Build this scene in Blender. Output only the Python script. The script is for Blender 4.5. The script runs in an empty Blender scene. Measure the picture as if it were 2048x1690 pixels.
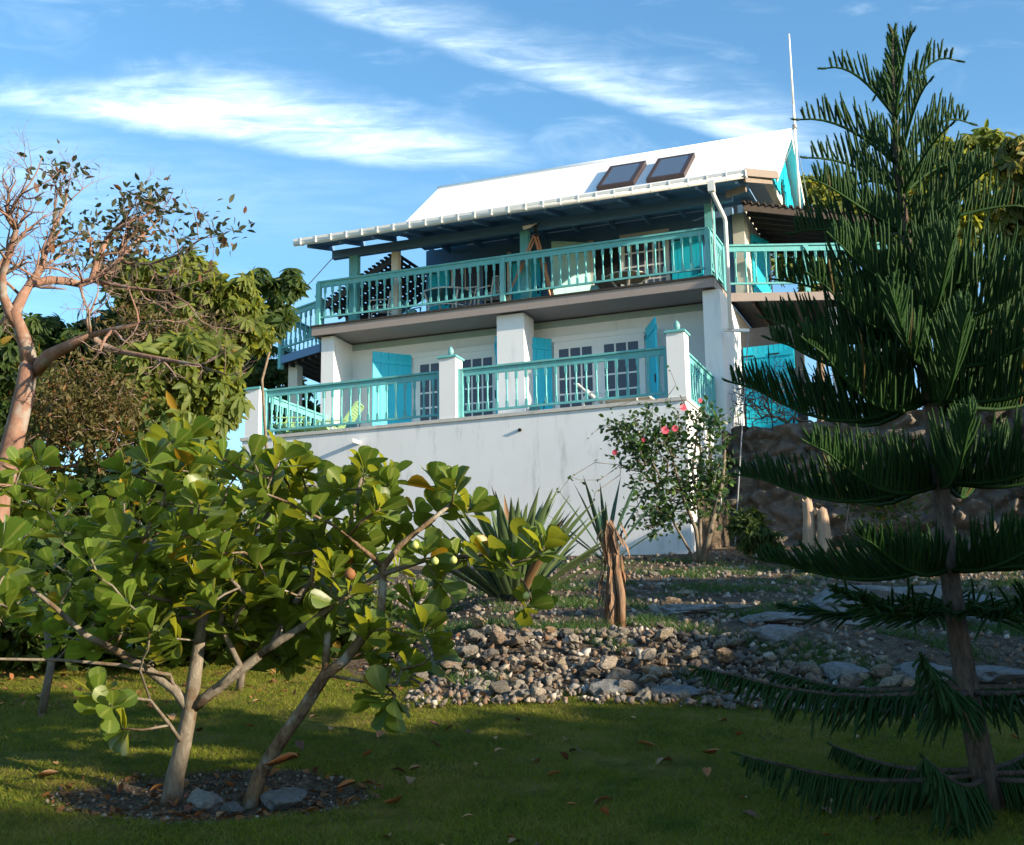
import bpy, math, random
import numpy as np
from mathutils import Vector, Matrix, noise

sc = bpy.context.scene
COL = sc.collection
rad = math.radians

# ------------------------------------------------------------------ camera
F_PX = 2600.0
PITCH, ROLL, YAW = rad(11.3), rad(-0.87), rad(21.15)
_r = Vector((1, 0, 0)); FW = Vector((0, math.cos(PITCH), math.sin(PITCH))); _u = Vector((0, -math.sin(PITCH), math.cos(PITCH)))
RT = math.cos(ROLL) * _r + math.sin(ROLL) * _u
UP = -math.sin(ROLL) * _r + math.cos(ROLL) * _u
EYE = Vector((0, 0, 1.6))
cam = bpy.data.cameras.new('camera'); camo = bpy.data.objects.new('camera', cam); COL.objects.link(camo)
cam.sensor_width = 36; cam.lens = F_PX / 2048 * 36; cam.clip_start = .05; cam.clip_end = 3000
camo.matrix_world = Matrix(((RT.x, UP.x, -FW.x, EYE.x), (RT.y, UP.y, -FW.y, EYE.y), (RT.z, UP.z, -FW.z, EYE.z), (0, 0, 0, 1)))
sc.camera = camo

def P(px, py, d):
    """world point seen at photo pixel (px,py) standing at distance d in front of the camera"""
    q = (px - 1024) / F_PX * RT - (py - 845) / F_PX * UP + FW
    return EYE + q * (d / q.y)

# ------------------------------------------------------------------ light
SUN = Vector((.809, -.463, .262)).normalized()
SUN_EL = math.asin(SUN.z); SUN_AZ = math.atan2(SUN.x, SUN.y)
sl = bpy.data.lights.new('sun', 'SUN'); so = bpy.data.objects.new('sun', sl); COL.objects.link(so)
sl.energy = 5.0; sl.angle = rad(.55); sl.color = (1, .83, .61)
so.rotation_euler = (-SUN).to_track_quat('-Z', 'Y').to_euler()
SKY_STRENGTH = .13
sc.view_settings.view_transform = 'Standard'; sc.view_settings.look = 'None'
sc.view_settings.exposure = 1.2; sc.view_settings.gamma = 1
sc.cycles.max_bounces = 6; sc.cycles.transparent_max_bounces = 8
sc.cycles.use_denoising = True

# ------------------------------------------------------------------ node helpers
class NT:
    def __init__(s, tree): s.t = tree; s.n = tree.nodes; s.l = tree.links
    def new(s, typ, **kw):
        n = s.n.new(typ)
        for k, v in kw.items(): setattr(n, k, v)
        return n
    def put(s, sock, v):
        if isinstance(v, bpy.types.NodeSocket): s.l.new(v, sock)
        else: sock.default_value = v
    def math(s, op, a, b=0.0, c=None, clamp=False):
        n = s.new('ShaderNodeMath', operation=op, use_clamp=clamp)
        s.put(n.inputs[0], a); s.put(n.inputs[1], b)
        if c is not None: s.put(n.inputs[2], c)
        return n.outputs[0]
    def sstep(s, x, a, b):
        n = s.new('ShaderNodeMapRange', interpolation_type='SMOOTHSTEP')
        s.put(n.inputs[0], x); s.put(n.inputs[1], a); s.put(n.inputs[2], b)
        return n.outputs[0]
    def mix(s, f, a, b, mode='MIX'):
        n = s.new('ShaderNodeMix', data_type='RGBA', blend_type=mode)
        s.put(n.inputs[0], f); s.put(n.inputs[6], a); s.put(n.inputs[7], b)
        return n.outputs[2]
    def noise(s, vec, scale, detail=4, rough=.55, dist=0.0):
        n = s.new('ShaderNodeTexNoise'); s.put(n.inputs['Vector'], vec)
        n.inputs['Scale'].default_value = scale; n.inputs['Detail'].default_value = detail
        n.inputs['Roughness'].default_value = rough; n.inputs['Distortion'].default_value = dist
        return n.outputs[0]
    def mapping(s, vec, scale=(1, 1, 1), rot=(0, 0, 0), loc=(0, 0, 0)):
        n = s.new('ShaderNodeMapping'); s.put(n.inputs[0], vec)
        n.inputs[1].default_value = loc; n.inputs[2].default_value = rot; n.inputs[3].default_value = scale
        return n.outputs[0]
    def ramp(s, f, stops):
        n = s.new('ShaderNodeValToRGB'); s.put(n.inputs[0], f)
        cr = n.color_ramp
        while len(cr.elements) < len(stops): cr.elements.new(.5)
        for e, (p, c) in zip(cr.elements, stops): e.position = p; e.color = (*c, 1)
        return n.outputs[0]
    def curve(s, x, pts):
        n = s.new('ShaderNodeFloatCurve'); s.put(n.inputs[1], x)
        c = n.mapping.curves[0]
        while len(c.points) < len(pts): c.points.new(.5, .5)
        for p, (a, b) in zip(c.points, pts): p.location = (a, b)
        n.mapping.update()
        return n.outputs[0]

# ------------------------------------------------------------------ world: clear sky with thin streaked cloud
w = bpy.data.worlds.new('World'); sc.world = w; w.use_nodes = True
k = NT(w.node_tree)
bg = k.n['Background']; bg.inputs[1].default_value = SKY_STRENGTH
sky = k.new('ShaderNodeTexSky', sky_type='NISHITA', sun_disc=False, sun_elevation=SUN_EL, sun_rotation=SUN_AZ)
sky.altitude = 50; sky.air_density = 1.0; sky.dust_density = .4; sky.ozone_density = 2.5
tc = k.new('ShaderNodeTexCoord'); sep = k.new('ShaderNodeSeparateXYZ'); k.l.new(tc.outputs['Generated'], sep.inputs[0])
yy = k.math('MAXIMUM', sep.outputs[1], .05)
gx = k.math('DIVIDE', sep.outputs[0], yy); gz_ = k.math('DIVIDE', sep.outputs[2], yy)   # world bearing / height on the northern sky
def GX(px, py):
    q = P(px, py, 1) - EYE
    return q.x, q.z
nx = k.math('ADD', k.math('MULTIPLY', gx, 1.0), .5)          # 0..1 over bearings -.5..+.5
comb = k.new('ShaderNodeCombineXYZ'); k.l.new(gx, comb.inputs[0]); k.l.new(gz_, comb.inputs[1])
fib = k.noise(k.mapping(comb.outputs[0], (4, 22, 1), (0, 0, rad(13))), 3.0, 7, .62, .6)
puff = k.noise(k.mapping(comb.outputs[0], (7, 12, 1), (0, 0, rad(8))), 2.0, 6, .6, .5)
wob = k.math('MULTIPLY', k.math('SUBTRACT', puff, .5), .05)
gzw = k.math('ADD', gz_, wob)
def band(upper, lower, soft_up, soft_lo, density):
    fu = k.curve(nx, [(GX(a, b)[0] + .5, GX(a, b)[1]) for a, b in upper])
    fl = k.curve(nx, [(GX(a, b)[0] + .5, GX(a, b)[1]) for a, b in lower])
    fd = k.curve(nx, density)
    up_ = k.sstep(k.math('SUBTRACT', fu, gzw), -soft_up * .4, soft_up)
    lo_ = k.sstep(k.math('SUBTRACT', k.math('ADD', gz_, k.math('MULTIPLY', wob, .35)), fl), -soft_lo * .5, soft_lo)
    return k.math('MULTIPLY', k.math('MULTIPLY', up_, lo_), fd)
def D(px, v): return (GX(px, 250)[0] + .5, v)
b1 = band([(-300, 190), (0, 178), (250, 150), (420, 135), (620, 170), (850, 230), (1090, 300), (2300, 320)],
          [(-300, 200), (0, 222), (300, 262), (560, 305), (800, 330), (1080, 332), (2300, 330)], .045, .014,
          [D(-400, .6), D(0, .68), D(380, .62), D(700, .5), D(950, .55), D(1090, .2), D(1160, 0), D(2400, 0)])
b2 = band([(-300, -600), (560, -130), (800, -10), (1000, 55), (1250, 125), (1560, 200), (2300, 330)],
          [(-300, -400), (560, 5), (700, 48), (1000, 140), (1250, 215), (1480, 282), (2300, 500)], .06, .012,
          [D(-400, 0), D(520, .1), D(700, .4), D(900, .48), D(1150, .55), D(1450, .62), D(1560, .42), D(1700, .15), D(2100, .1)])
b3 = band([(-300, 300), (0, 250), (400, 330), (900, 380), (2300, 380)],
          [(-300, 420), (0, 420), (400, 440), (900, 460), (2300, 470)], .08, .08,
          [D(-400, .62), D(0, .65), D(420, .55), D(900, .42), D(1500, .5), D(1700, .65), D(2100, .4)])
fibm = k.math('ADD', .30, k.math('MULTIPLY', k.sstep(fib, .3, .72), .9))
cl = k.math('MAXIMUM', b1, b2)
cl = k.math('MAXIMUM', k.math('MULTIPLY', cl, fibm), k.math('MULTIPLY', k.math('MULTIPLY', b3, fibm), .55))
wisp = k.math('MULTIPLY', k.sstep(k.noise(k.mapping(comb.outputs[0], (3, 9, 1), (0, 0, rad(-18))), 2.2, 6, .6, .8), .5, .8), .15)
cl = k.math('MAXIMUM', cl, wisp)
front = k.sstep(sep.outputs[1], .05, .3)
cl = k.math('MULTIPLY', cl, front, clamp=True)
hs = k.new('ShaderNodeHueSaturation'); hs.inputs['Saturation'].default_value = 1.15; hs.inputs['Hue'].default_value = .493; k.l.new(sky.outputs[0], hs.inputs['Color'])
skyc = k.mix(1.0, hs.outputs[0], (1.0, 1.0, 1.0, 1), 'MULTIPLY')
k.l.new(k.mix(cl, skyc, (6.6, 7.5, 7.9, 1)), bg.inputs[0])

# ------------------------------------------------------------------ materials
def mat(name):
    m = bpy.data.materials.new(name); m.use_nodes = True
    q = NT(m.node_tree); return m, q, q.n['Principled BSDF']
def paint(name, col, rough=.55, var=.12, scale=3.0, stain=None, bump=.0, spec=.3, grain=None):
    m, q, b = mat(name)
    oc = q.new('ShaderNodeTexCoord').outputs['Object']
    vec = q.mapping(oc, grain) if grain else oc
    n = q.noise(vec, scale, 6, .65)
    dark = tuple(c * (1 - var) for c in col) + (1,); lite = tuple(min(1, c * (1 + var)) for c in col) + (1,)
    c = q.mix(n, dark, lite)
    if stain:
        sv = q.mapping(oc, (1.2, 1.2, .25))
        f = q.sstep(q.noise(sv, 2.6, 6, .7), .50, .76)
        c = q.mix(q.math('MULTIPLY', f, stain[1]), c, (*stain[0], 1))
    q.l.new(c, b.inputs['Base Color']); b.inputs['Roughness'].default_value = rough
    b.inputs['Specular IOR Level'].default_value = spec
    if bump:
        bn = q.new('ShaderNodeBump'); bn.inputs['Strength'].default_value = bump; bn.inputs['Distance'].default_value = .02
        q.l.new(q.noise(oc, 28, 5, .6), bn.inputs['Height']); q.l.new(bn.outputs[0], b.inputs['Normal'])
    return m
def leafmat(name, a, b_, trans, yellow=None, yfrac=.05, rough=.45, tw=.45, spec=.35, patch=None):
    m, q, b = mat(name)
    g = q.new('ShaderNodeNewGeometry'); r = g.outputs['Random Per Island']
    c = q.mix(r, (*a, 1), (*b_, 1)); t = q.mix(r, (*trans, 1), tuple(x * .8 for x in trans) + (1,))
    if yellow:
        f = q.math('GREATER_THAN', q.math('FRACT', q.math('MULTIPLY', r, 7.31)), 1 - yfrac)
        c = q.mix(f, c, (*yellow, 1)); t = q.mix(f, t, (*yellow, 1))
    oc = q.new('ShaderNodeTexCoord').outputs['Object']
    c = q.mix(.35, c, q.mix(q.noise(oc, 9, 3), tuple(x * .6 for x in a) + (1,), tuple(x * 1.4 for x in b_) + (1,)))
    if name == 'broad_glossy_leaf':
        rib = q.new('ShaderNodeAttribute', attribute_name='rib').outputs['Fac']
        spot = q.math('MULTIPLY', q.sstep(q.noise(oc, 34, 4, .7), .66, .72), .8)
        c = q.mix(spot, c, (.11, .06, .02, 1)); t = q.mix(spot, t, (.08, .04, .01, 1))
        c = q.mix(q.math('MULTIPLY', q.sstep(rib, .80, .93), .55), c, (.24, .28, .07, 1))
    if patch:
        c = q.mix(q.sstep(q.noise(oc, 1.5, 6, .7), .50, .68), c, (*patch[0], 1)); c = q.mix(q.sstep(q.noise(q.mapping(oc, (1, 1, 1), (0, 0, 0), (9, 4, 0)), 2.3, 6, .7), .50, .66), c, (*patch[1], 1))
    q.l.new(c, b.inputs['Base Color']); b.inputs['Roughness'].default_value = rough; b.inputs['Specular IOR Level'].default_value = spec
    tr = q.new('ShaderNodeBsdfTranslucent'); q.l.new(t, tr.inputs[0])
    mx = q.new('ShaderNodeMixShader'); mx.inputs[0].default_value = tw
    q.l.new(b.outputs[0], mx.inputs[1]); q.l.new(tr.outputs[0], mx.inputs[2])
    q.l.new(mx.outputs[0], q.n['Material Output'].inputs[0])
    return m
def barkmat(name, a, b_, scale=14, bump=.5, stretch=.35, patch=None):
    m, q, b = mat(name)
    oc = q.new('ShaderNodeTexCoord').outputs['Object']
    n = q.noise(q.mapping(oc, (1, 1, stretch)), scale, 7, .7, .6)
    c = q.mix(q.sstep(n, .3, .7), (*a, 1), (*b_, 1))
    if patch:
        c = q.mix(q.sstep(q.noise(oc, 5, 5, .65), .5, .66), c, (*patch, 1))
    q.l.new(c, b.inputs['Base Color']); b.inputs['Roughness'].default_value = .85; b.inputs['Specular IOR Level'].default_value = .15
    bn = q.new('ShaderNodeBump'); bn.inputs['Strength'].default_value = bump; bn.inputs['Distance'].default_value = .02
    q.l.new(n, bn.inputs['Height']); q.l.new(bn.outputs[0], b.inputs['Normal'])
    return m
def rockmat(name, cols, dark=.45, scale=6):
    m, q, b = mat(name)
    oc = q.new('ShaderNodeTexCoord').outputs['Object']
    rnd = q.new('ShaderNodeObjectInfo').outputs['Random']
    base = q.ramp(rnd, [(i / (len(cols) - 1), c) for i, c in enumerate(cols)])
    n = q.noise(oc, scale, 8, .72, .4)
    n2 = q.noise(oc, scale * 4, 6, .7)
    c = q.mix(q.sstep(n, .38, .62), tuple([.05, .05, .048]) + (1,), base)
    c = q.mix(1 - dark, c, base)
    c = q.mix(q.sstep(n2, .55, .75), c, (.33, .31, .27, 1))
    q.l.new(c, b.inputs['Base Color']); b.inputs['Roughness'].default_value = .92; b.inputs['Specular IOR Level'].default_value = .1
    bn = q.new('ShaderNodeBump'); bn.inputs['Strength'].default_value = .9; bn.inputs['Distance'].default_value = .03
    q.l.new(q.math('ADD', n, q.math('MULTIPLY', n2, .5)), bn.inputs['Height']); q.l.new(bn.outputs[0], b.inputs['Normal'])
    return m

M = {}
M['stucco'] = paint('white_stucco', (.74, .76, .77), .85, .06, 1.5, ((.42, .43, .42), .38), .05, .15)
M['render'] = paint('white_render_wall', (.70, .73, .75), .85, .10, .7, ((.30, .33, .32), .65), .07, .12)
M['coping'] = paint('weathered_coping', (.50, .50, .47), .9, .25, 7, ((.2, .2, .18), .5), .3, .1)
M['trim'] = paint('white_trim', (.74, .75, .73), .5, .05, 6, ((.5, .48, .42), .2))
M['cream'] = paint('cream_boards', (.66, .64, .55), .6, .08, 6, ((.4, .38, .3), .3))
M['aqua'] = paint('aqua_paint', (.13, .42, .43), .55, .30, 7, ((.22, .30, .30), .55), .1)
M['aqua_pale'] = paint('pale_aqua_paint', (.34, .62, .60), .5, .08, 9)
M['turq'] = paint('turquoise_shutter', (.008, .50, .68), .5, .2, 3, ((.10, .42, .50), .5), .05, .35, (9, 9, .6))
M['roof'] = paint('white_roof', (.86, .87, .88), .6, .02, 1.5)
M['gutter'] = paint('white_gutter', (.74, .75, .73), .35, .06, 5, ((.45, .45, .42), .3))
M['fascia'] = paint('taupe_fascia', (.30, .255, .235), .6, .12, 4, ((.2, .17, .15), .4), .05, .2, (.5, 4, 9))
M['underdeck'] = paint('taupe_underside', (.27, .235, .225), .7, .15, 5)
M['decking'] = paint('dark_weathered_decking', (.045, .042, .04), .85, .4, 8, ((.12, .12, .11), .4), .3, .1, (1, 9, 9))
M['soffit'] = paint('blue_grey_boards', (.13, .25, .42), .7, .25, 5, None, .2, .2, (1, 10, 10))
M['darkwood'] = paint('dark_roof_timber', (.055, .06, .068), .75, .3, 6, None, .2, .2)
M['pergola'] = paint('grey_brown_timber', (.07, .058, .052), .8, .3, 6, None, .2, .15)
M['brownboard'] = paint('brown_fascia', (.20, .165, .14), .7, .2, 8, None, .1)
M['skyframe'] = paint('skylight_frame', (.05, .034, .03), .5, .2, 8)
M['white_metal'] = paint('white_metal', (.75, .75, .72), .35, .05, 8)
M['sling'] = paint('beige_sling', (.5, .47, .4), .8, .08, 30)
M['greenslat'] = paint('green_slats', (.28, .46, .22), .6, .15, 9)
M['tripod'] = paint('tripod_wood', (.50, .22, .10), .45, .25, 8)
M['black'] = paint('black_metal', (.02, .021, .023), .4, .1, 8)
M['float'] = paint('blue_float', (.09, .13, .25), .4, .2, 14)
M['cord'] = paint('grey_cord', (.3, .31, .32), .7, .1, 14)
M['interior_shade'] = paint('painted_interior_shade', (.012, .013, .016), .9, .2, 3)
def glass(name, col, rough=.06, spec=.6):
    m, q, b = mat(name); b.inputs['Base Color'].default_value = (*col, 1); b.inputs['Roughness'].default_value = rough
    b.inputs['Specular IOR Level'].default_value = spec; return m
M['pane'] = glass('dark_pane', (.055, .06, .085), .12, .5)
M['skyglass'] = glass('skylight_glass', (.085, .115, .16), .15, .7)  # blue-grey base colour lightened to carry the sky's reflection
M['tableglass'] = glass('pale_table_glass', (.18, .33, .34), .1, .5)
M['header'] = paint('pale_grey_green_board', (.30, .40, .38), .7, .2, 6)
M['pot'] = paint('aqua_ceramic', (.16, .36, .36), .4, .1, 6)
M['terr_paint'] = paint('fruit_skin', (.42, .45, .14), .4, .1, 6)

M['clusia'] = leafmat('broad_glossy_leaf', (.05, .11, .016), (.125, .175, .026), (.42, .45, .032), (.50, .26, .015), .018, .36, .44, .35)
M['bgleaf'] = leafmat('drooping_leaflet', (.045, .09, .022), (.17, .20, .045), (.40, .43, .05), (.42, .22, .02), .015, .5, .45, .2)
M['bgleaf_b'] = leafmat('dark_leaflet', (.028, .06, .02), (.06, .095, .025), (.16, .22, .03), (.3, .18, .03), .012, .5, .4, .2)
M['bgleaf_c'] = leafmat('yellowing_leaflet', (.06, .095, .022), (.12, .13, .03), (.30, .30, .04), (.45, .26, .03), .1, .5, .4)
M['fineleaf'] = leafmat('small_olive_leaf', (.07, .07, .022), (.12, .10, .035), (.22, .2, .04), (.2, .08, .03), .15, .6, .35)
M['gumboleaf'] = leafmat('sparse_brown_green_leaf', (.04, .055, .03), (.07, .075, .04), (.12, .14, .05), (.2, .07, .03), .12, .5, .3)
M['hibleaf'] = leafmat('hibiscus_leaf', (.02, .055, .022), (.04, .085, .03), (.10, .2, .03), (.16, .28, .05), .07, .35, .35)
M['agaveleaf'] = leafmat('agave_leaf', (.06, .11, .05), (.10, .14, .055), (.16, .2, .06), (.26, .12, .06), .08, .5, .12)
M['yuccaleaf'] = leafmat('yucca_leaf', (.03, .075, .05), (.05, .1, .06), (.08, .14, .05), None, 0, .4, .12)
M['pine'] = leafmat('pine_needles', (.010, .036, .010), (.026, .066, .016), (.03, .09, .015), (.12, .07, .03), .006, .55, .12, .12)
M['weed'] = leafmat('weed_blades', (.035, .085, .02), (.06, .12, .03), (.1, .2, .03), (.2, .16, .05), .08, .6, .35)
M['grass'] = leafmat('grass_blades', (.115, .165, .012), (.20, .225, .02), (.16, .22, .02), (.26, .20, .07), .14, .6, .35, .2, ((.30, .26, .06), (.045, .095, .010)))
M['deadleaf'] = leafmat('dead_leaf', (.20, .075, .03), (.30, .15, .06), (.25, .10, .03), (.11, .05, .03), .3, .7, .2, .2)
M['petal'] = leafmat('pink_petal', (.75, .10, .16), (.8, .16, .22), (.8, .12, .15), None, 0, .5, .4)
M['gumbo'] = barkmat('coppery_bark', (.17, .09, .062), (.27, .165, .12), 7, .25, .6, (.25, .22, .19))
M['twig'] = barkmat('grey_brown_twig', (.15, .105, .09), (.22, .155, .135), 20, .2, .6)
M['clusiabark'] = barkmat('pale_grey_bark', (.11, .09, .068), (.22, .195, .155), 20, .7, .5, (.10, .065, .035))
M['clusiabark_b'] = barkmat('flaky_brown_bark', (.08, .045, .025), (.24, .17, .10), 26, .9, .35, (.3, .29, .25))
M['pinebark'] = barkmat('rough_dark_bark', (.045, .036, .03), (.13, .10, .08), 34, 1.0, .3)
M['bgbark'] = barkmat('brown_bark', (.13, .10, .075), (.24, .19, .14), 14, .4, .4)
M['deadtwig'] = barkmat('dry_brown_twig', (.08, .06, .048), (.15, .115, .09), 18, .2, .5)
M['husk'] = barkmat('fibrous_husk', (.09, .055, .035), (.31, .20, .125), 24, 1.0, .12, (.2, .1, .055))
M['sawn'] = barkmat('pale_dead_wood', (.27, .19, .13), (.42, .31, .22), 18, .5, .12)
M['rock'] = rockmat('coral_rock', [(.17, .155, .13), (.33, .29, .23), (.52, .43, .31), (.2, .185, .16), (.5, .32, .18), (.13, .12, .11), (.6, .54, .44), (.24, .17, .12)], .5, 5)
M['slab'] = rockmat('grey_slab_rock', [(.19, .20, .205), (.26, .265, .26), (.16, .17, .175)], .45, 4)
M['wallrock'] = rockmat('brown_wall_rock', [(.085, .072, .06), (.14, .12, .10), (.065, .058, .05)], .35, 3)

# ground: lawn fading to stony soil by a per-vertex value
m, q, b = mat('lawn_and_stony_soil'); M['ground'] = m
oc = q.new('ShaderNodeTexCoord').outputs['Object']
soil = q.new('ShaderNodeAttribute', attribute_name='soil').outputs['Fac']
n1 = q.noise(oc, 1.6, 6, .65); n2 = q.noise(oc, 14, 6, .7); n3 = q.noise(oc, 60, 4, .7)
gcol = q.mix(q.sstep(n1, .42, .6), (.07, .085, .008, 1), (.22, .17, .04, 1))
gcol = q.mix(q.math('MULTIPLY', n2, .55), gcol, (.15, .115, .035, 1))
scol = q.mix(q.sstep(n2, .35, .7), (.05, .035, .022, 1), (.15, .115, .08, 1))
scol = q.mix(q.sstep(n3, .52, .7), scol, (.30, .27, .23, 1))
sf = q.sstep(q.math('ADD', soil, q.math('MULTIPLY', q.math('SUBTRACT', n2, .5), .6)), .35, .65)
q.l.new(q.mix(sf, gcol, scol), b.inputs['Base Color']); b.inputs['Roughness'].default_value = .95; b.inputs['Specular IOR Level'].default_value = .08
bn = q.new('ShaderNodeBump'); bn.inputs['Strength'].default_value = .8; bn.inputs['Distance'].default_value = .03
q.l.new(q.math('ADD', n2, n3), bn.inputs['Height']); q.l.new(bn.outputs[0], b.inputs['Normal'])

# ------------------------------------------------------------------ object helpers
ROOT = {}
def prop(o, label=None, cat=None, group=None, kind=None):
    if label: o['label'] = label
    if cat: o['category'] = cat
    if group: o['group'] = group
    if kind: o['kind'] = kind
    return o
def thing(name, label, cat, loc, group=None, rotz=0.0):
    o = bpy.data.objects.new(name, None); COL.objects.link(o); o.empty_display_size = .1
    o.location = loc; o.rotation_euler = (0, 0, rotz)
    ROOT[o.name] = Vector((0, 0, 0)) if rotz else Vector(loc)
    return prop(o, label, cat, group)
def link(name, me, material, parent=None):
    o = bpy.data.objects.new(name, me); COL.objects.link(o)
    if material is not None: me.materials.append(material)
    if parent is not None:
        o.parent = parent; ROOT[o.name] = ROOT.get(parent.name, Vector((0, 0, 0)))
    return o
def off_of(parent): return ROOT.get(parent.name, Vector((0, 0, 0))) if parent is not None else Vector((0, 0, 0))

class MB:
    def __init__(s): s.v = []; s.f = []; s.s = []
    def add(s, vs, fs, smooth=False):
        n = len(s.v); s.v += [Vector(v) for v in vs]; s.f += [tuple(i + n for i in f) for f in fs]; s.s += [smooth] * len(fs); return s
    def obox(s, c, ax, ay, az):
        c, ax, ay, az = map(Vector, (c, ax, ay, az))
        vs = [c + a * ax + b * ay + d * az for d in (-1, 1) for b in (-1, 1) for a in (-1, 1)]
        return s.add(vs, [(0, 2, 3, 1), (4, 5, 7, 6), (0, 1, 5, 4), (2, 6, 7, 3), (0, 4, 6, 2), (1, 3, 7, 5)])
    def box(s, lo, hi):
        lo, hi = Vector(lo), Vector(hi); c = (lo + hi) / 2; h = (hi - lo) / 2
        return s.obox(c, (h.x, 0, 0), (0, h.y, 0), (0, 0, h.z))
    def beam(s, p, q_, w, h, up=(0, 0, 1)):
        p, q_ = Vector(p), Vector(q_); d = q_ - p; L = d.length; d /= L
        side = d.cross(Vector(up))
        if side.length < 1e-4: side = d.cross(Vector((1, 0, 0)))
        side.normalize(); u = side.cross(d)
        return s.obox((p + q_) / 2, d * L / 2, side * w / 2, u * h / 2)
    def tube(s, pts, r, n=6, cap=True):
        pts = [Vector(p) for p in pts]; rs = r if isinstance(r, (list, tuple)) else [r] * len(pts)
        rings = []; ref = None
        for i, p in enumerate(pts):
            t = (pts[min(i + 1, len(pts) - 1)] - pts[max(i - 1, 0)])
            t = t.normalized() if t.length > 1e-9 else Vector((0, 0, 1))
            if ref is None:
                ref = t.orthogonal().normalized()
            else:
                ref = ref - t * ref.dot(t)
                ref = ref.normalized() if ref.length > 1e-6 else t.orthogonal().normalized()
            bi = t.cross(ref)
            rings.append([p + (ref * math.cos(a) + bi * math.sin(a)) * rs[i] for a in [2 * math.pi * j / n for j in range(n)]])
        vs = [v for rg in rings for v in rg]; fs = []
        for i in range(len(rings) - 1):
            for j in range(n):
                a = i * n + j; b_ = i * n + (j + 1) % n
                fs.append((a, b_, b_ + n, a + n))
        s.add(vs, fs, True)
        if cap:
            k0 = len(s.v) - len(vs)
            s.f.append(tuple(k0 + j for j in range(n))[::-1]); s.s.append(False)
            s.f.append(tuple(k0 + (len(rings) - 1) * n + j for j in range(n))); s.s.append(False)
        return s
    def lathe(s, base, prof, n=8, smooth=True):
        base = Vector(base)
        return s.rings([[base + Vector((r * math.cos(2 * math.pi * j / n + math.pi / n), r * math.sin(2 * math.pi * j / n + math.pi / n), z)) for j in range(n)] for r, z in prof], smooth)
    def rings(s, rings, smooth=True):
        n = len(rings[0]); vs = [v for r in rings for v in r]
        fs = [(i * n + j, i * n + (j + 1) % n, (i + 1) * n + (j + 1) % n, (i + 1) * n + j) for i in range(len(rings) - 1) for j in range(n)]
        s.add(vs, fs, smooth); k0 = len(s.v) - len(vs)
        s.f.append(tuple(k0 + j for j in range(n))[::-1]); s.s.append(False)
        s.f.append(tuple(k0 + (len(rings) - 1) * n + j for j in range(n))); s.s.append(False)
        return s
    def prism(s, poly, ext):
        poly = [Vector(p) for p in poly]; e = Vector(ext); n = len(poly)
        fs = [tuple(range(n))[::-1], tuple(range(n, 2 * n))] + [(i, (i + 1) % n, n + (i + 1) % n, n + i) for i in range(n)]
        return s.add(poly + [p + e for p in poly], fs)
    def mesh(s, name, off=Vector((0, 0, 0))):
        me = bpy.data.meshes.new(name); me.from_pydata([v - off for v in s.v], [], s.f)
        me.polygons.foreach_set('use_smooth', s.s); me.update(); return me
    def build(s, name, material, parent=None):
        return link(name, s.mesh(name, off_of(parent)), material, parent)

def np_mesh(name, V, F, material, parent=None, smooth=False):
    V = np.asarray(V, dtype=np.float32) - np.array(off_of(parent), dtype=np.float32)
    F = np.asarray(F, dtype=np.int32); nf, kf = F.shape
    me = bpy.data.meshes.new(name)
    me.vertices.add(len(V)); me.vertices.foreach_set('co', V.ravel())
    me.loops.add(nf * kf); me.loops.foreach_set('vertex_index', F.ravel())
    me.polygons.add(nf); me.polygons.foreach_set('loop_start', np.arange(0, nf * kf, kf, dtype=np.int32))
    if smooth: me.polygons.foreach_set('use_smooth', np.ones(nf, dtype=bool))
    me.update(calc_edges=True)
    return link(name, me, material, parent)

# leaf templates: (along, across, up) in units of length / half width / length
def leaf_tmpl(prof, fold=.12, droop=.0):
    V = []; F = []
    for i, (t, wd) in enumerate(prof):
        zc = -droop * t * t
        V += [(t, -wd, zc, fold * wd), (t, 0, zc, 0), (t, wd, zc, fold * wd)]
    for i in range(len(prof) - 1):
        a = i * 3; F += [(a, a + 3, a + 4, a + 1), (a + 1, a + 4, a + 5, a + 2)]
    return np.array(V), np.array(F)
T_OBOV = leaf_tmpl([(0, .05), (.18, .2), (.4, .58), (.62, .92), (.8, 1.0), (.93, .76), (1.0, .22)], .25, .10)
T_OVAL = leaf_tmpl([(0, .08), (.3, .85), (.65, .9), (1.0, .05)], .3, .12)
T_LANC = leaf_tmpl([(0, .1), (.25, .75), (.55, 1.0), (.82, .65), (1.0, .05)], .45, .22)
T_SWORD = leaf_tmpl([(0, .75), (.25, .9), (.5, 1.0), (.75, .72), (1.0, .02)], .6, .06)
def rows(x): return x / np.maximum(np.linalg.norm(x, axis=1, keepdims=True), 1e-9)
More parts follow.
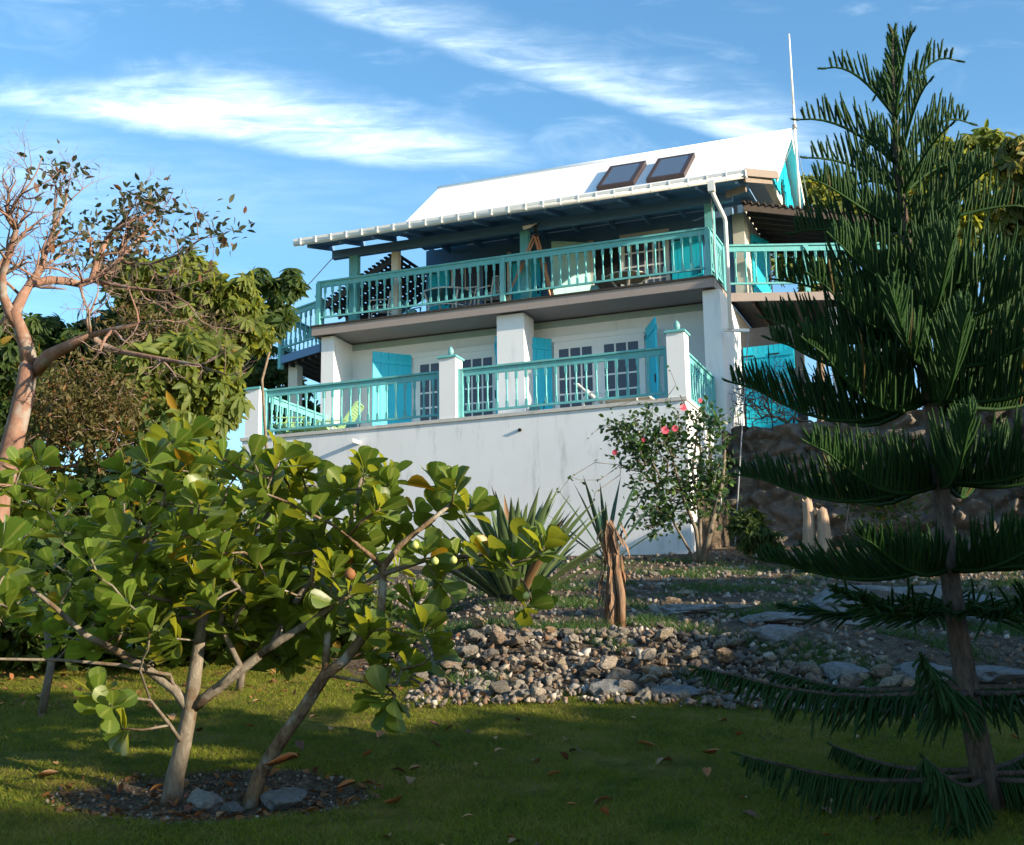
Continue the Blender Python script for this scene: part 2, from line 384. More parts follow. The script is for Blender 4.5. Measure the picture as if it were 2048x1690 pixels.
def leaves(name, tmpl, Pn, A, N, L, W, material, parent=None, smooth=True, curl=None):
    tv, tf = tmpl; Pn = np.asarray(Pn, float); A = rows(np.asarray(A, float)); N = np.asarray(N, float)
    N = rows(N - A * (N * A).sum(1, keepdims=True)); S = np.cross(A, N)
    L = np.asarray(L, float).reshape(-1, 1, 1); W = np.asarray(W, float).reshape(-1, 1, 1)
    V = Pn[:, None, :] + A[:, None, :] * L * tv[None, :, :1] + S[:, None, :] * W * tv[None, :, 1:2] + N[:, None, :] * (L * tv[None, :, 2:3] * (1 if curl is None else rng.uniform(*curl, (len(Pn), 1, 1))) + (W * (1 if curl is None else rng.uniform(.2, 2.2, (len(Pn), 1, 1))) * tv[None, :, 3:4] if tv.shape[1] > 3 else 0))
    nv = len(tv); F = tf[None] + (np.arange(len(Pn)) * nv)[:, None, None]
    ob = np_mesh(name, V.reshape(-1, 3), F.reshape(-1, tf.shape[1]), material, parent, smooth)
    if curl is not None:
        ra_ = ob.data.attributes.new('rib', 'FLOAT', 'POINT'); ra_.data.foreach_set('value', np.tile((np.abs(tv[:, 1]) < 1e-6).astype(np.float32), len(Pn)))
    return ob

rng = np.random.default_rng(7); random.seed(7)
def ru(a, b_): return random.uniform(a, b_)
def rvec(s=1.0): return Vector((random.gauss(0, s), random.gauss(0, s), random.gauss(0, s)))
def ss(x, a, b_):
    t = min(1, max(0, (x - a) / (b_ - a))); return t * t * (3 - 2 * t)

# ------------------------------------------------------------------ terrain
O = P(1371, 793, 24.0)                       # front right top corner of the terrace wall
U = Vector((math.cos(YAW), -math.sin(YAW), 0)); V_ = Vector((math.sin(YAW), math.cos(YAW), 0))
def uv(x, y):
    d = Vector((x - O.x, y - O.y, 0)); return d.dot(U), d.dot(V_)
def H(u, v, z): return O + U * u + V_ * v + Vector((0, 0, z))
MULCH = (-1.58, 7.0, .86, .52)
def gz(x, y):
    z = .15 * y if y > 0 else .06 * y
    z += .035 * math.sin(x * .8 + 1) * math.sin(y * .7) * ss(y, 5, 9)
    z += .26 * ss(y, 9.9, 11.3) * ss(x, -1.3, -.1)
    z = min(z, 5.2)
    u, v = uv(x, y)
    top = O.z - .12
    if u < 0: st = ss(v, .25, .8) * ss(u, -9.75, -9.2)
    else: st = ss(v + .12 * u, 3.35, 4.1)
    z = z + (top - z) * st
    if u < -9.5 and v > 1: z = max(z, min(top, z + .6 * ss(v, 1, 9)))
    dx, dy = (x - MULCH[0]) / MULCH[2], (y - MULCH[1]) / MULCH[3]
    z -= .05 * (1 - ss(math.hypot(dx, dy), .8, 1.0))
    return z
def soilv(x, y):
    dx, dy = (x - MULCH[0]) / MULCH[2], (y - MULCH[1]) / MULCH[3]
    e = noise.noise(Vector((x * 1.3, y * 1.3, 3))) * .35
    s = 1 - ss(math.hypot(dx, dy) + e * .9, .80, 1.12)
    edge = 9.75 if x > -.6 else 9.75 + ( -.6 - x) * 1.9
    edge = max(edge, 9.75) - max(0, x - .8) * .32
    s = max(s, ss(y + e, edge - .15, edge + .35))
    return s
xs = np.concatenate([[-900, -400, -200, -120, -80, -55, -40, -30, -24, -20, -17, -15], np.arange(-13, 13.01, .16), [15, 17, 20, 24, 30, 40, 55, 80, 120, 200, 400, 900]])
ys = np.concatenate([[-300, -150, -80, -50, -30, -18, -10, -5, -2, 0, 2, 3.2], np.arange(4, 31, .16), [32, 35, 40, 50, 70, 110, 180, 320, 600, 1200]])
gv = np.array([(x, y, gz(x, y)) for y in ys for x in xs]); nxg = len(xs)
gf = np.array([(j * nxg + i, j * nxg + i + 1, (j + 1) * nxg + i + 1, (j + 1) * nxg + i) for j in range(len(ys) - 1) for i in range(nxg - 1)])
ground = np_mesh('ground', gv, gf, M['ground'], None, True)
at = ground.data.attributes.new('soil', 'FLOAT', 'POINT'); at.data.foreach_set('value', np.array([soilv(x, y) for x, y, _ in gv], dtype=np.float32))
prop(ground, 'sloping mown lawn running up to stony soil below the house', None, None, 'structure')

# ------------------------------------------------------------------ house
house = thing('house', 'white two storey house with turquoise shutters, aqua balcony railing and white gabled roof', 'house', O, None, -YAW)
R1 = Vector((math.cos(YAW), math.sin(YAW), 0))             # right wing front edge, in house axes
L1 = Vector((-.914, .404, 0)).normalized()
def hp(name, mb, m, parent=house): return mb.build(name, M[m], parent)

# lower storey
lw = MB(); lw.box((-9.3, 4.1, -.1), (-.15, 4.35, 3.0)); lw.box((-9.58, 3.56, -.1), (-9.3, 9, 2.99)); lw.box((-.148, 3.56, -.1), (.105, 9.0, 2.985)); lw.box((-9.3, 8.7, -.1), (-.148, 9, 2.98))
hp('lower_wall', lw, 'stucco')
for a, b_, t in ((-9.62, -9.28, 2.99), (-5.06, -4.40, 2.99), (-.27, .11, 2.988)):
    c = MB(); c.box((a, 3.1, -.12), (b_, 3.56 if a != -5.06 else 3.75, t)); hp('column', c, 'stucco')
tb = MB(); tb.box((-9.3, 4.07, 2.84), (-.15, 4.098, 2.985)); hp('wall_header', tb, 'header')
fl = MB(); fl.box((-9.7, .31, -.3), (-.06, 4.1, -.02)); hp('terrace_floor', fl, 'coping')

def french_door(u0, u1, vf, z0, z1, rows_, leafs, head=True):
    """white glazed double door standing proud of the wall at v = vf"""
    d = MB(); d.box((u0, vf - .05, z0), (u1, vf - .003, z1))
    if head: d.box((u0 - .06, vf - .075, z1), (u1 + .06, vf - .002, z1 + .12))
    door = hp('french_door', d, 'trim')
    for (a, b_) in leafs:
        pm = MB(); pw = (b_ - a) / 3; ph = (z1 - .16 - (z0 + .1)) / rows_
        for i in range(3):
            for j in range(rows_):
                x0 = a + i * pw; zz = z0 + .1 + j * ph
                pm.box((x0 + .022, vf - .056, zz + .022), (x0 + pw - .022, vf - .046, zz + ph - .022))
        hp('window_pane', pm, 'pane', door)
    h = MB(); h.tube([(sum(leafs[0]) / 2 + (leafs[0][1] - leafs[0][0]) / 2 + .09, vf - .1, z0 + 1.0), (leafs[0][1] + .17, vf - .1, z0 + 1.0)], .012, 6); hp('handle', h, 'black', door)
    return door
french_door(-7.62, -5.44, 4.1, .02, 2.47, 6, [(-7.46, -6.62), (-6.36, -5.55)])
french_door(-4.02, -1.86, 4.1, .02, 2.47, 6, [(-3.92, -3.08), (-2.83, -1.98)])

def leaf_door(hinge, end, z0, z1, m, name='shutter', t=.045, planks=5):
    h, e = Vector((*hinge, 0)), Vector((*end, 0)); d = (e - h); L = d.length; d.normalize(); n = Vector((d.y, -d.x, 0))
    b_ = MB()
    for i in range(planks):
        a0 = h + d * (L * i / planks + .003); a1 = h + d * (L * (i + 1) / planks - .003)
        tt = t * (.5 if i % 2 else .47)
        b_.obox((a0 + a1) / 2 + Vector((0, 0, (z0 + z1) / 2)), (a1 - a0) / 2, n * tt, (0, 0, (z1 - z0) / 2))
    o = hp(name, b_, m)
    for zz in (z0 + .22, z1 - .22):
        r = MB()
        for sgn in (-1, 1):
            r.obox(h + d * L / 2 + n * sgn * (t * .5 + .012) + Vector((0, 0, zz)), d * (L / 2 - .03), n * .012, (0, 0, .055))
        r.obox(h + d * (L - .015) + Vector((0, 0, zz)), d * .012, n * (t * .5 + .014), (0, 0, .05))
        hp('cross_rail', r, m, o)
    k2 = MB()
    for zz in (z0 + .22, z1 - .22):
        k2.obox(h + d * .12 + n * (t * .5 + .03) + Vector((0, 0, zz)), d * .12, n * .006, (0, 0, .015))
    k2.obox(h + d * (L - .07) + n * (t * .5 + .014) + Vector((0, 0, (z0 + z1) * .5 - .1)), d * .02, n * .014, (0, 0, .09))
    hp('hinge_and_latch', k2, 'black', o)
    return o
leaf_door((-7.67, 4.04), (-8.34, 3.3), .04, 2.55, 'turq')
leaf_door((-5.42, 4.04), (-5.12, 3.2), .04, 2.55, 'turq')
leaf_door((-4.08, 4.04), (-4.74, 3.3), .04, 2.55, 'turq')
leaf_door((-1.80, 4.04), (-1.36, 3.2), .04, 2.55, 'turq')
# turquoise store door under the right wing
sd = MB(); sd.box((.11, 5.2, -.1), (1.5, 5.35, 2.6)); hp('store_wall', sd, 'darkwood')  # dark colour puts the shade under wing and bush into the wall
for a in (.16, .74): leaf_door((a, 5.16), (a + .56, 5.16), .0, 2.15, 'turq', 'store_door')

# deck and wings
dk = MB(); dk.box((-9.76, 2.945, 3.03), (0.0, 5.0, 3.2)); hp('deck_frame', dk, 'underdeck')
fb = MB(); fb.box((-9.78, 2.90, 2.99), (0.02, 2.943, 3.2)); fb.box((.002, 2.945, 2.995), (.03, 4.3, 3.195)); fb.box((-9.785, 2.945, 2.995), (-9.762, 3.4, 3.195)); hp('fascia', fb, 'fascia')
db = MB()
for i in range(16):
    v0 = 2.87 + i * .14; db.box((-9.80 - ru(0, .02), v0, 3.2), (.03 + ru(0, .02), v0 + .132, 3.235 + ru(0, .012)))
hp('deck_boards', db, 'decking')
def wing(p0, dirv, length, back, z0, z1, sign):
    p0 = Vector((p0[0], p0[1], 0)); p1 = p0 + dirv * length; n = Vector((-dirv.y, dirv.x, 0)) * sign
    poly = [p0, p1, p1 + Vector((0, back, 0)), Vector((p0.x, p1.y + back, 0))]
    if sign < 0: poly = poly[::-1]
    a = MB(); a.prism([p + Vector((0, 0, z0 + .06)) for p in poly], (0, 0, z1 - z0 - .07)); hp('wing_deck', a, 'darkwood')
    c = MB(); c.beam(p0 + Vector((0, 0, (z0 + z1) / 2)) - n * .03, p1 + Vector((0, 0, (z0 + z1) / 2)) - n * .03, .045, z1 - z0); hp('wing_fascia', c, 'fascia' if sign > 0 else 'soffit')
    j = MB()
    for t in np.linspace(.15, .95, 6): 
        q0 = p0 + dirv * length * t; j.beam(q0 + Vector((0, .05, z0 + .0)), q0 + Vector((0, back, z0 + .0)), .06, .14)
    hp('joist', j, 'pergola')
    return p0, p1
wing((.04, 4.32), R1, 3.6, 4.0, 3.03, 3.22, 1)
wing((-9.80, 3.42), L1, 1.75, 4.5, 2.72, 2.92, -1)

# baluster profile: square blocks with a turned middle
def baluster_mesh(h, wd=.052):
    b_ = MB(); s2 = wd * 1.0
    b_.box((-s2 / 2, -s2 / 2, 0), (s2 / 2, s2 / 2, h * .17)); b_.box((-s2 / 2, -s2 / 2, h * .80), (s2 / 2, s2 / 2, h))
    z = lambda t: h * (.17 + .63 * t)
    b_.lathe((0, 0, 0), [(wd * .28, z(0)), (wd * .5, z(.04)), (wd * .3, z(.08)), (wd * .46, z(.16)), (wd * .3, z(.25)), (wd * .42, z(.29)), (wd * .28, z(.33)), (wd * .34, z(.55)), (wd * .42, z(.72)), (wd * .28, z(.78)), (wd * .45, z(.84)), (wd * .3, z(.9)), (wd * .5, z(.96)), (wd * .3, z(1))], 8)
    return b_
def railing(parent, name, p, q_, zt, zb, spacing, posts=(), cap=.11, deck=None, label=None):
    p, q_ = Vector((*p, 0)), Vector((*q_, 0)); d = q_ - p; L = d.length; dn = d / L; n = Vector((-dn.y, dn.x, 0))
    r = MB(); Z = Vector((0, 0, 1))
    r.obox((p + q_) / 2 + Z * (zt - .02), dn * L / 2, n * cap / 2, Z * .02)
    r.obox((p + q_) / 2 + Z * (zt - .10), dn * (L / 2 - .002), n * .022, Z * .06)
    r.obox((p + q_) / 2 + Z * zb, dn * (L / 2 - .002), n * .022, Z * .022)
    for t in posts:
        c = p + d * t; zl = deck if deck is not None else zb - .2
        r.obox(c + Z * (zl + (zt - .045 - zl) / 2), dn * .055, n * .056, Z * ((zt - .045 - zl) / 2))
    o = hp(name, r, 'aqua', parent)
    if label: o['label'] = label
    h = zt - .16 - (zb + .022)
    nb = max(1, int(round(L / spacing)) - 1)
    me = None
    for i in range(nb):
        c = p + d * ((i + 1) / (nb + 1))
        if any(abs((c - (p + d * t)).length) < .07 for t in posts): continue
        if me is None: me = baluster_mesh(h).mesh('baluster'); me.materials.append(M['aqua'])
        bo = bpy.data.objects.new('baluster', me); COL.objects.link(bo); bo.parent = o
        bo.location = c + Z * (zb + .022)
    return o
railing(house, 'balcony_railing', (-9.68, 3.0), (-.05, 3.0), 4.36, 3.45, .2, (0.003, .501, .997), deck=3.24)
railing(house, 'side_railing', (-.05, 3.06), (-.05, 4.24), 4.36, 3.45, .17, (1,), deck=3.24)
railing(house, 'wing_railing', (.02, 4.32), (3.4, 5.62), 4.36, 3.45, .22, (0, .5, 1), deck=3.22)
railing(house, 'wing_railing', (-9.74, 3.06), (-9.80, 3.4), 4.05, 3.2, .15, (1,), deck=2.94)
railing(house, 'wing_railing', (-9.84, 3.44), (-11.36, 4.11), 4.05, 3.14, .21, (1,), deck=2.6)
railing(house, 'wing_railing', (-11.36, 4.16), (-11.36, 8.0), 4.05, 3.14, .21, (1,), deck=2.6)
for p in ((-11.1, 4.4), (-10.6, 7.6)):
    c = MB(); c.box((p[0] - .13, p[1] - .13, -3.5), (p[0] + .13, p[1] + .13, 2.72)); hp('wing_pillar', c, 'cream')
for p in ((2.2, 5.6), (3.1, 6.0), (3.2, 8.2)):
    c = MB(); c.box((p[0] - .13, p[1] - .13, -.3), (p[0] + .13, p[1] + .13, 2.96)); hp('wing_pillar', c, 'stucco')

# roof posts and beam
for a, b_ in ((-9.02, -8.79), (-4.55, -4.35), (-.2, .0)):
    c = MB(); c.box((a, 3.34, 3.235), (b_, 3.5, 5.03)); hp('roof_post', c, 'aqua')
c = MB(); c.box((-7.95, 3.5, 3.235), (-7.78, 3.68, 5.2)); hp('roof_post', c, 'cream')
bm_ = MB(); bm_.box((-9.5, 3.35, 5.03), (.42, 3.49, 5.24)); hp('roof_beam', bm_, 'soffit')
# veranda roof
def zr(v): return 5.17 + (v - 2.3) * .245
vr = MB(); vr.prism([(-9.83, 2.3, zr(2.3)), (.92, 2.3, zr(2.3)), (1.40, 3.42, zr(3.42)), (-9.83, 3.42, zr(3.42))], (0, 0, .07)); hp('veranda_roof', vr, 'roof')
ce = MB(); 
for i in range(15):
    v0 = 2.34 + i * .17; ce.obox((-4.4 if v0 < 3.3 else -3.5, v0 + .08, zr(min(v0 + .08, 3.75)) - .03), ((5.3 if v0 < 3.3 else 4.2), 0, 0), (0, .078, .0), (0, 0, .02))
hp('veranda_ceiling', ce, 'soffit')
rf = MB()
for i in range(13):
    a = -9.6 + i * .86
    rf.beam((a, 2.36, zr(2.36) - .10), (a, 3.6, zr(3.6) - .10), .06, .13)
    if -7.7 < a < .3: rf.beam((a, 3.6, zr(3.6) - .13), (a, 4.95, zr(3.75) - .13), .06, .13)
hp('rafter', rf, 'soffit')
rk = MB(); rk.beam((.95, 2.27, zr(2.3) + .02), (1.43, 3.42, zr(3.42) + .03), .05, .16); rk.beam((.9, 2.36, zr(2.3) - .1), (1.3, 3.36, zr(3.42) - .12), .05, .12); rk.beam((.4, 2.9, 5.0), (.85, 2.75, 5.02), .06, .14)
hp('bargeboard', rk, 'brownboard')
# main roof
RV, RZ, EV, EZ = 6.0, 7.5, 3.42, 5.42
def zm(v): return EZ + (v - EV) * (RZ - EZ) / (RV - EV) if v < RV else RZ - (v - RV) * (RZ - EZ) / (RV - EV)
for (v0, z0, v1, z1) in ((EV - .02, EZ, RV, RZ), (2 * RV - EV, EZ, RV, RZ)):
    r = MB(); p = [(-7.82, v0, z0), (1.42, v0, z0), (1.42, v1, z1), (-7.82, v1, z1)]
    if v0 > v1: p = p[::-1]
    r.prism(p, (0, 0, .06)); hp('roof', r, 'roof')
rc = MB(); rc.tube([(-7.83, RV, RZ + .05), (1.43, RV, RZ + .05)], .07, 8); hp('roof_ridge', rc, 'roof')
# gables
for ug, mname in ((1.13, 'turq'), (-7.6, 'turq')):
    g = MB(); v = EV + .25
    while v < 2 * RV - EV - .3:
        wd = .13; top = min(zm(v), zm(v + wd)) - .05; cut = 5.85
        mid = abs(v + wd / 2 - RV)
        if mid < .42 and ug > 0: cut = 6.45 - mid * .8
        if top > cut + .05: g.box((ug - .02, v, cut), (ug + .02 + (.014 if int(v * 10) % 2 else 0), v + wd - .012, top))
        v += wd
    hp('gable_boards', g, mname)
gb = MB(); gb.box((.9, EV + .9, 5.85), (1.05, 2 * RV - EV - .9, 6.1)); hp('gable_backing', gb, 'cream')
ra = MB()
for s_ in (-1, 1): ra.beam((1.40, RV + s_ * (RV - EV), EZ - .04), (1.40, RV, RZ - .04), .03, .12)
hp('rake_board', ra, 'trim')
# skylights
sl_ = (Vector((0, RV - EV, RZ - EZ))).normalized(); rn = Vector((0, -sl_.z, sl_.y))
for uc in (-2.42, -1.22):
    c = Vector((uc, 4.69, zm(4.69) + .05)) + rn * .06
    fr = MB(); hw, hl = .40, .73
    for sx in (-1, 1): fr.obox(c + Vector((sx * hw, 0, 0)), (.05, 0, 0), sl_ * (hl + .05), rn * .06)
    for sy in (-1, 1): fr.obox(c + sl_ * sy * hl, (hw - .05, 0, 0), sl_ * .05, rn * .058)
    so_ = hp('skylight', fr, 'skyframe')
    gl = MB(); gl.obox(c + rn * .04, (hw - .05, 0, 0), sl_ * (hl - .05), rn * .012); hp('skylight_glass', gl, 'skyglass', so_)
# gutter and downspout
gt = MB(); gt.tube([(-9.9, 2.24, 5.13), (.93, 2.24, 5.13)], .075, 10)
gt.box((-9.9, 2.165, 5.15), (.93, 2.30, 5.215)); gu = hp('gutter', gt, 'gutter')
br = MB()
for i in range(27): br.obox((-9.7 + i * .41, 2.235, 5.14), (.011, 0, 0), (0, .079, 0), (0, 0, .079))
hp('gutter_bracket', br, 'trim', gu)
ds = MB(); ds.box((.15, 2.17, 4.86), (.29, 2.31, 5.1)); ds.tube([(.22, 2.24, 4.9), (.24, 2.34, 4.8), (.34, 2.86, 4.46), (.345, 2.9, 4.36), (.345, 2.9, 2.0)], .045, 8)
ds.beam((.2, 2.88, 2.0), (.62, 3.4, 2.07), .09, .06); hp('downspout', ds, 'gutter')
dc = MB(); dc.tube([(.07, 2.86, 4.95), (.09, 2.87, 3.0)], .012, 5); hp('cable', dc, 'cord')
# upper storey
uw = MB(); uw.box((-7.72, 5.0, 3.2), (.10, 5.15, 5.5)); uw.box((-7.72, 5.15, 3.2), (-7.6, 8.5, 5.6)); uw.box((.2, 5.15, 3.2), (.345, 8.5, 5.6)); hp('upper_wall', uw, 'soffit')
cb = MB()
for i in range(19): 
    z0 = 3.24 + i * .12; cb.obox((.358, 6.8, z0 + .06), (.01, 0, .004), (0, 1.64, 0), (-.006, 0, .058))
hp('clapboard', cb, 'cream')
co = MB(); co.box((.10, 4.94, 3.2), (.37, 5.148, 5.3)); co.box((.345, 5.15, 3.2), (.40, 5.3, 5.3)); hp('corner_board', co, 'cream')
co = MB(); co.box((-8.62, 4.9, 3.0), (-8.45, 5.1, 5.1)); hp('roof_post', co, 'cream')
leaf_door((.40, 5.62), (.66, 6.35), 3.3, 5.0, 'turq')
fd = french_door(-2.62, -1.42, 5.0, 3.24, 5.18, 5, [(-2.52, -2.0), (-1.96, -1.5)], False)
wf = MB(); 
wf.box((-7.0, 4.95, 3.75), (-6.25, 4.997, 5.0)); wn = hp('window', wf, 'trim')
wp = MB()
for i in range(2):
    for j in range(2): wp.box((-6.94 + i * .33, 4.94, 3.81 + j * .58), (-6.64 + i * .33, 4.952, 4.35 + j * .58))
hp('window_pane', wp, 'pane', wn)
for a, b_ in ((-3.28, -2.66), (-6.15, -5.5)):
    op = MB(); op.box((a, 4.96, 3.24), (b_, 4.998, 5.1)); hp('doorway_shade_panel', op, 'interior_shade')  # near-black panels paint the unlit rooms behind the openings
jm = MB(); jm.box((-3.4, 4.93, 3.24), (-3.28, 4.999, 5.14)); jm.box((-5.5, 4.93, 3.24), (-5.4, 4.999, 5.14)); hp('door_jamb', jm, 'cream')
leaf_door((-1.36, 4.93), (-.62, 4.93), 3.28, 5.05, 'turq')
leaf_door((-7.62, 4.93), (-7.05, 4.93), 3.28, 5.05, 'turq'); leaf_door((-5.35, 4.93), (-4.62, 4.93), 3.28, 5.05, 'turq')
leaf_door((-3.36, 4.9), (-4.16, 4.42), 3.3, 5.08, 'aqua_pale', 'open_door', .05, 3)
# slatted side roofs
def pergola(p0, dirv, L, z0, z1, n_r, depth, back=(0, 1, 0)):
    p0 = Vector((*p0, 0)); bk = Vector(back); a = MB(); s2 = MB()
    for i in range(n_r):
        q0 = p0 + bk * depth * i / (n_r - 1)
        a.beam(q0 + Vector((0, 0, z0)), q0 + dirv * L + Vector((0, 0, z1)), .05, .17)
    hp('lattice_rafter', a, 'pergola')
    nb = int(L / .15)
    for i in range(nb + 1):
        q0 = p0 + dirv * L * i / nb + Vector((0, 0, z0 + (z1 - z0) * i / nb + .115)) - bk * .1
        s2.beam(q0, q0 + bk * (depth + .2), .085, .04)
    hp('lattice_slat', s2, 'pergola')
pergola((.45, 4.55), R1, 3.4, 5.28, 4.86, 9, 3.2)
pergola((-8.1, 4.0), L1, 2.95, 5.08, 4.42, 7, 2.6)
# mast
an = MB(); an.tube([(1.5, 6.0, 5.6), (1.5, 6.0, 8.2)], .035, 6); an.tube([(1.5, 6.0, 8.2), (1.5, 6.0, 10.05)], [.03, .022], 6); ant = hp('antenna_mast', an, 'white_metal')
gy = MB(); gy.tube([(1.5, 6.0, 7.6), (1.5, 6.0, 7.7)], .06, 6); gy.tube([(1.5, 6.0, 7.4), (1.56, 8.4, 5.3)], .012, 4); gy.tube([(1.5, 6.0, 7.4), (1.44, 3.7, 5.6)], .006, 4); hp('guy_wire', gy, 'cord', ant)
tl = MB(); tl.tube([(-9.35, 3.1, 4.95), (-10.4, 3.2, 4.1)], .012, 5); tl.tube([(-10.4, 3.2, 4.1), (-12.2, 3.4, 2.3)], .008, 5); hp('stay_rope', tl, 'cord')

# ------------------------------------------------------------------ terrace wall with its posts and railing
tw = thing('terrace_wall', 'long white rendered retaining wall of the terrace with posts and aqua balustrade', 'wall', O, None, -YAW)
a = MB(); a.box((-9.76, 0, -5.4), (0, .3, -.07)); a.box((-9.755, .3, -5.4), (-9.45, 9, -.075)); a.box((-.3, .3, -5.2), (-.003, 3.1, -.075)); hp('wall_body', a, 'render', tw)
a = MB(); a.box((-9.80, -.035, -.07), (.03, .33, 0)); a.box((-9.795, .33, -.07), (-9.42, 4.0, -.002)); a.box((-.32, .33, -.07), (.028, 3.12, -.002)); hp('coping', a, 'coping', tw)
def post(u0, u1, h, egg, v0=.0):
    wd = u1 - u0
    a = MB(); a.box((u0, v0 - .005, 0), (u1, v0 + wd, h)); o = hp('post', a, 'stucco', tw)
    a = MB(); a.box((u0 - .035, v0 - .04, h), (u1 + .035, v0 + wd + .035, h + .035)); a.box((u0 - .01, v0 - .015, h + .035), (u1 + .01, v0 + wd + .01, h + .055)); hp('post_cap', a, 'aqua', o)
    if egg:
        a = MB(); a.lathe(((u0 + u1) / 2, v0 + wd / 2, h + .05), [(.03, 0), (.02, .03), (.05, .06), (.065, .11), (.058, .16), (.03, .21), (.004, .235)], 10); hp('finial', a, 'pot', o)
post(-9.70, -9.36, 1.05, False); post(-5.10, -4.74, 1.27, True); post(-.33, .02, 1.27, True)
railing(tw, 'front_railing', (-9.36, .17), (-5.10, .17), 1.05, .14, .213, (0.012, .99), deck=.0)
railing(tw, 'front_railing', (-4.74, .17), (-.33, .17), 1.05, .14, .213, (.012, .99), deck=.0)
railing(tw, 'side_railing', (-.13, .36), (-.13, 3.05), 1.05, .14, .2, (.985,), deck=.0)
railing(tw, 'side_railing', (-9.52, .36), (-9.52, 3.9), 1.05, .14, .21, (.01, .98), deck=.0)
a = MB(); a.tube([(-6.93, -.002, -.33), (-6.93, -.34, -.33)], .045, 10); hp('drain_pipe', a, 'white_metal', tw)
a = MB(); a.tube([(-3.35, -.002, -.36), (-3.35, -.05, -.37)], .035, 8); hp('drain_hole', a, 'black', tw)

# ------------------------------------------------------------------ furniture on the two floors
def hthing(name, label, cat, u, v, z, rot=0.0, group=None): return thing(name, label, cat, H(u, v, z), group, -YAW + rot)
# white sling lounger on the terrace
t = hthing('sun_lounger', 'white framed sling lounger on the terrace behind the right railing', 'lounger', -1.75, 1.35, 0)
a = MB(); 
for y in (-.3, .3):
    a.tube([(-.8, y, .72), (-.72, y, .70), (-.35, y, .32), (.75, y, .32), (.8, y, .28)], .022, 7)
    a.tube([(-.62, y, .0), (-.6, y, .42), (-.45, y, .5), (-.2, y, .46), (-.15, y, .0)], .022, 7); a.tube([(.55, y, .0), (.5, y, .32)], .022, 7)
a.tube([(-.8, -.3, .72), (-.8, .3, .72)], .022, 7); a.tube([(.8, -.3, .28), (.8, .3, .28)], .022, 7)
hp('frame', a, 'white_metal', t)
a = MB(); pts = [(-.79, .715), (-.6, .56), (-.36, .335), (0, .315), (.4, .325), (.78, .31)]
for (x0, z0), (x1, z1) in zip(pts, pts[1:]): a.obox(((x0 + x1) / 2, 0, (z0 + z1) / 2), ((x1 - x0) / 2, 0, (z1 - z0) / 2), (0, .285, 0), (0, 0, .006))
hp('sling', a, 'sling', t)
# pale green slatted loungers on the left of the terrace
def slat_lounger(label, u, v, rot, tall):
    t = hthing('deck_chair', label, 'deck chair', u, v, 0, rot, 'pale green deck chairs on the terrace')
    a = MB()
    for y in (-.3, .3):
        a.beam((-.25, y, .26), (-.72, y, tall), .04, .05); a.beam((-.3, y, .26), (.75, y, .3), .04, .05)
        a.beam((-.45, y, 0), (-.1, y, .5), .035, .04); a.beam((.2, y, 0), (.55, y, .32), .035, .04); a.beam((-.5, y, .5), (.25, y, .5), .06, .025); a.beam((.2, y, .5), (.3, y, .0), .035, .035)
    for x_, z_ in ((-.25, .26), (.7, .29), (-.72, tall)): a.beam((x_, -.3, z_), (x_, .3, z_), .03, .03)
    hp('frame', a, 'greenslat', t)
    a = MB()
    bk = Vector((-.47, 0, tall - .26)); bl2 = bk.length; bk.normalize()
    for i in range(13):
        f = (i + .5) / 13; a.obox(Vector((-.25, 0, .27)) + bk * bl2 * f, bk * bl2 / 13 * .40, (0, .3, 0), Vector((bk.z, 0, -bk.x)) * .008)
        a.obox((-.2 + .92 * f, 0, .31), (.029, 0, 0), (0, .28, 0), (0, 0, .01))
    hp('slats', a, 'greenslat', t)
slat_lounger('pale green slatted deck chair with upright back beside the left column', -8.55, 1.6, rad(-165), .92)
slat_lounger('low reclined pale green deck chair in the left corner of the terrace', -9.0, .95, rad(20), .5)
def spot(u, v, z, label):
    t = hthing('floor_lamp_shade', label, 'lamp', u, v, z)
    a = MB(); a.lathe((0, 0, 0), [(.17, 0), (.165, .02), (.10, .21), (.09, .22)], 4, False); hp('shade', a, 'pot', t)
    a = MB(); a.tube([(.16, 0, .02), (.2, .02, .2), (.17, .1, .3)], .01, 5); hp('cable', a, 'black', t)
spot(-7.35, .45, 0, 'aqua cone shaped lamp shade on the terrace floor before the first shutter')
spot(-3.2, .45, 0, 'aqua cone lamp shade beside the white sling lounger')
spot(-7.3, 3.35, 3.245, 'aqua cone lamp shade on the balcony left of the round glass table')
spot(-2.75, 3.3, 3.245, 'aqua cone lamp shade on the balcony beside the low white table')
# round glass table
t = hthing('round_table', 'round glass topped table with white frame on the balcony', 'table', -6.62, 3.9, 3.24)
a = MB(); a.lathe((0, 0, .66), [(.60, 0), (.62, .006), (.62, .014), (.60, .02)], 28); hp('table_top', a, 'tableglass', t)
a = MB(); ring = [(.63 * math.cos(x), .63 * math.sin(x), .665) for x in np.linspace(0, 2 * math.pi, 25)]; a.tube(ring, .022, 6, False)
a.tube([(.5 * math.cos(x),   .5 * math.sin(x), .3) for x in np.linspace(0, 2 * math.pi, 25)], .014, 5, False)
for i in range(4):
    x = math.pi / 4 + i * math.pi / 2; c_, s_ = math.cos(x), math.sin(x); a.tube([(.61 * c_, .61 * s_, .66), (.5 * c_, .5 * s_, .3), (.56 * c_, .56 * s_, 0)], .024, 6)
hp('frame', a, 'white_metal', t)
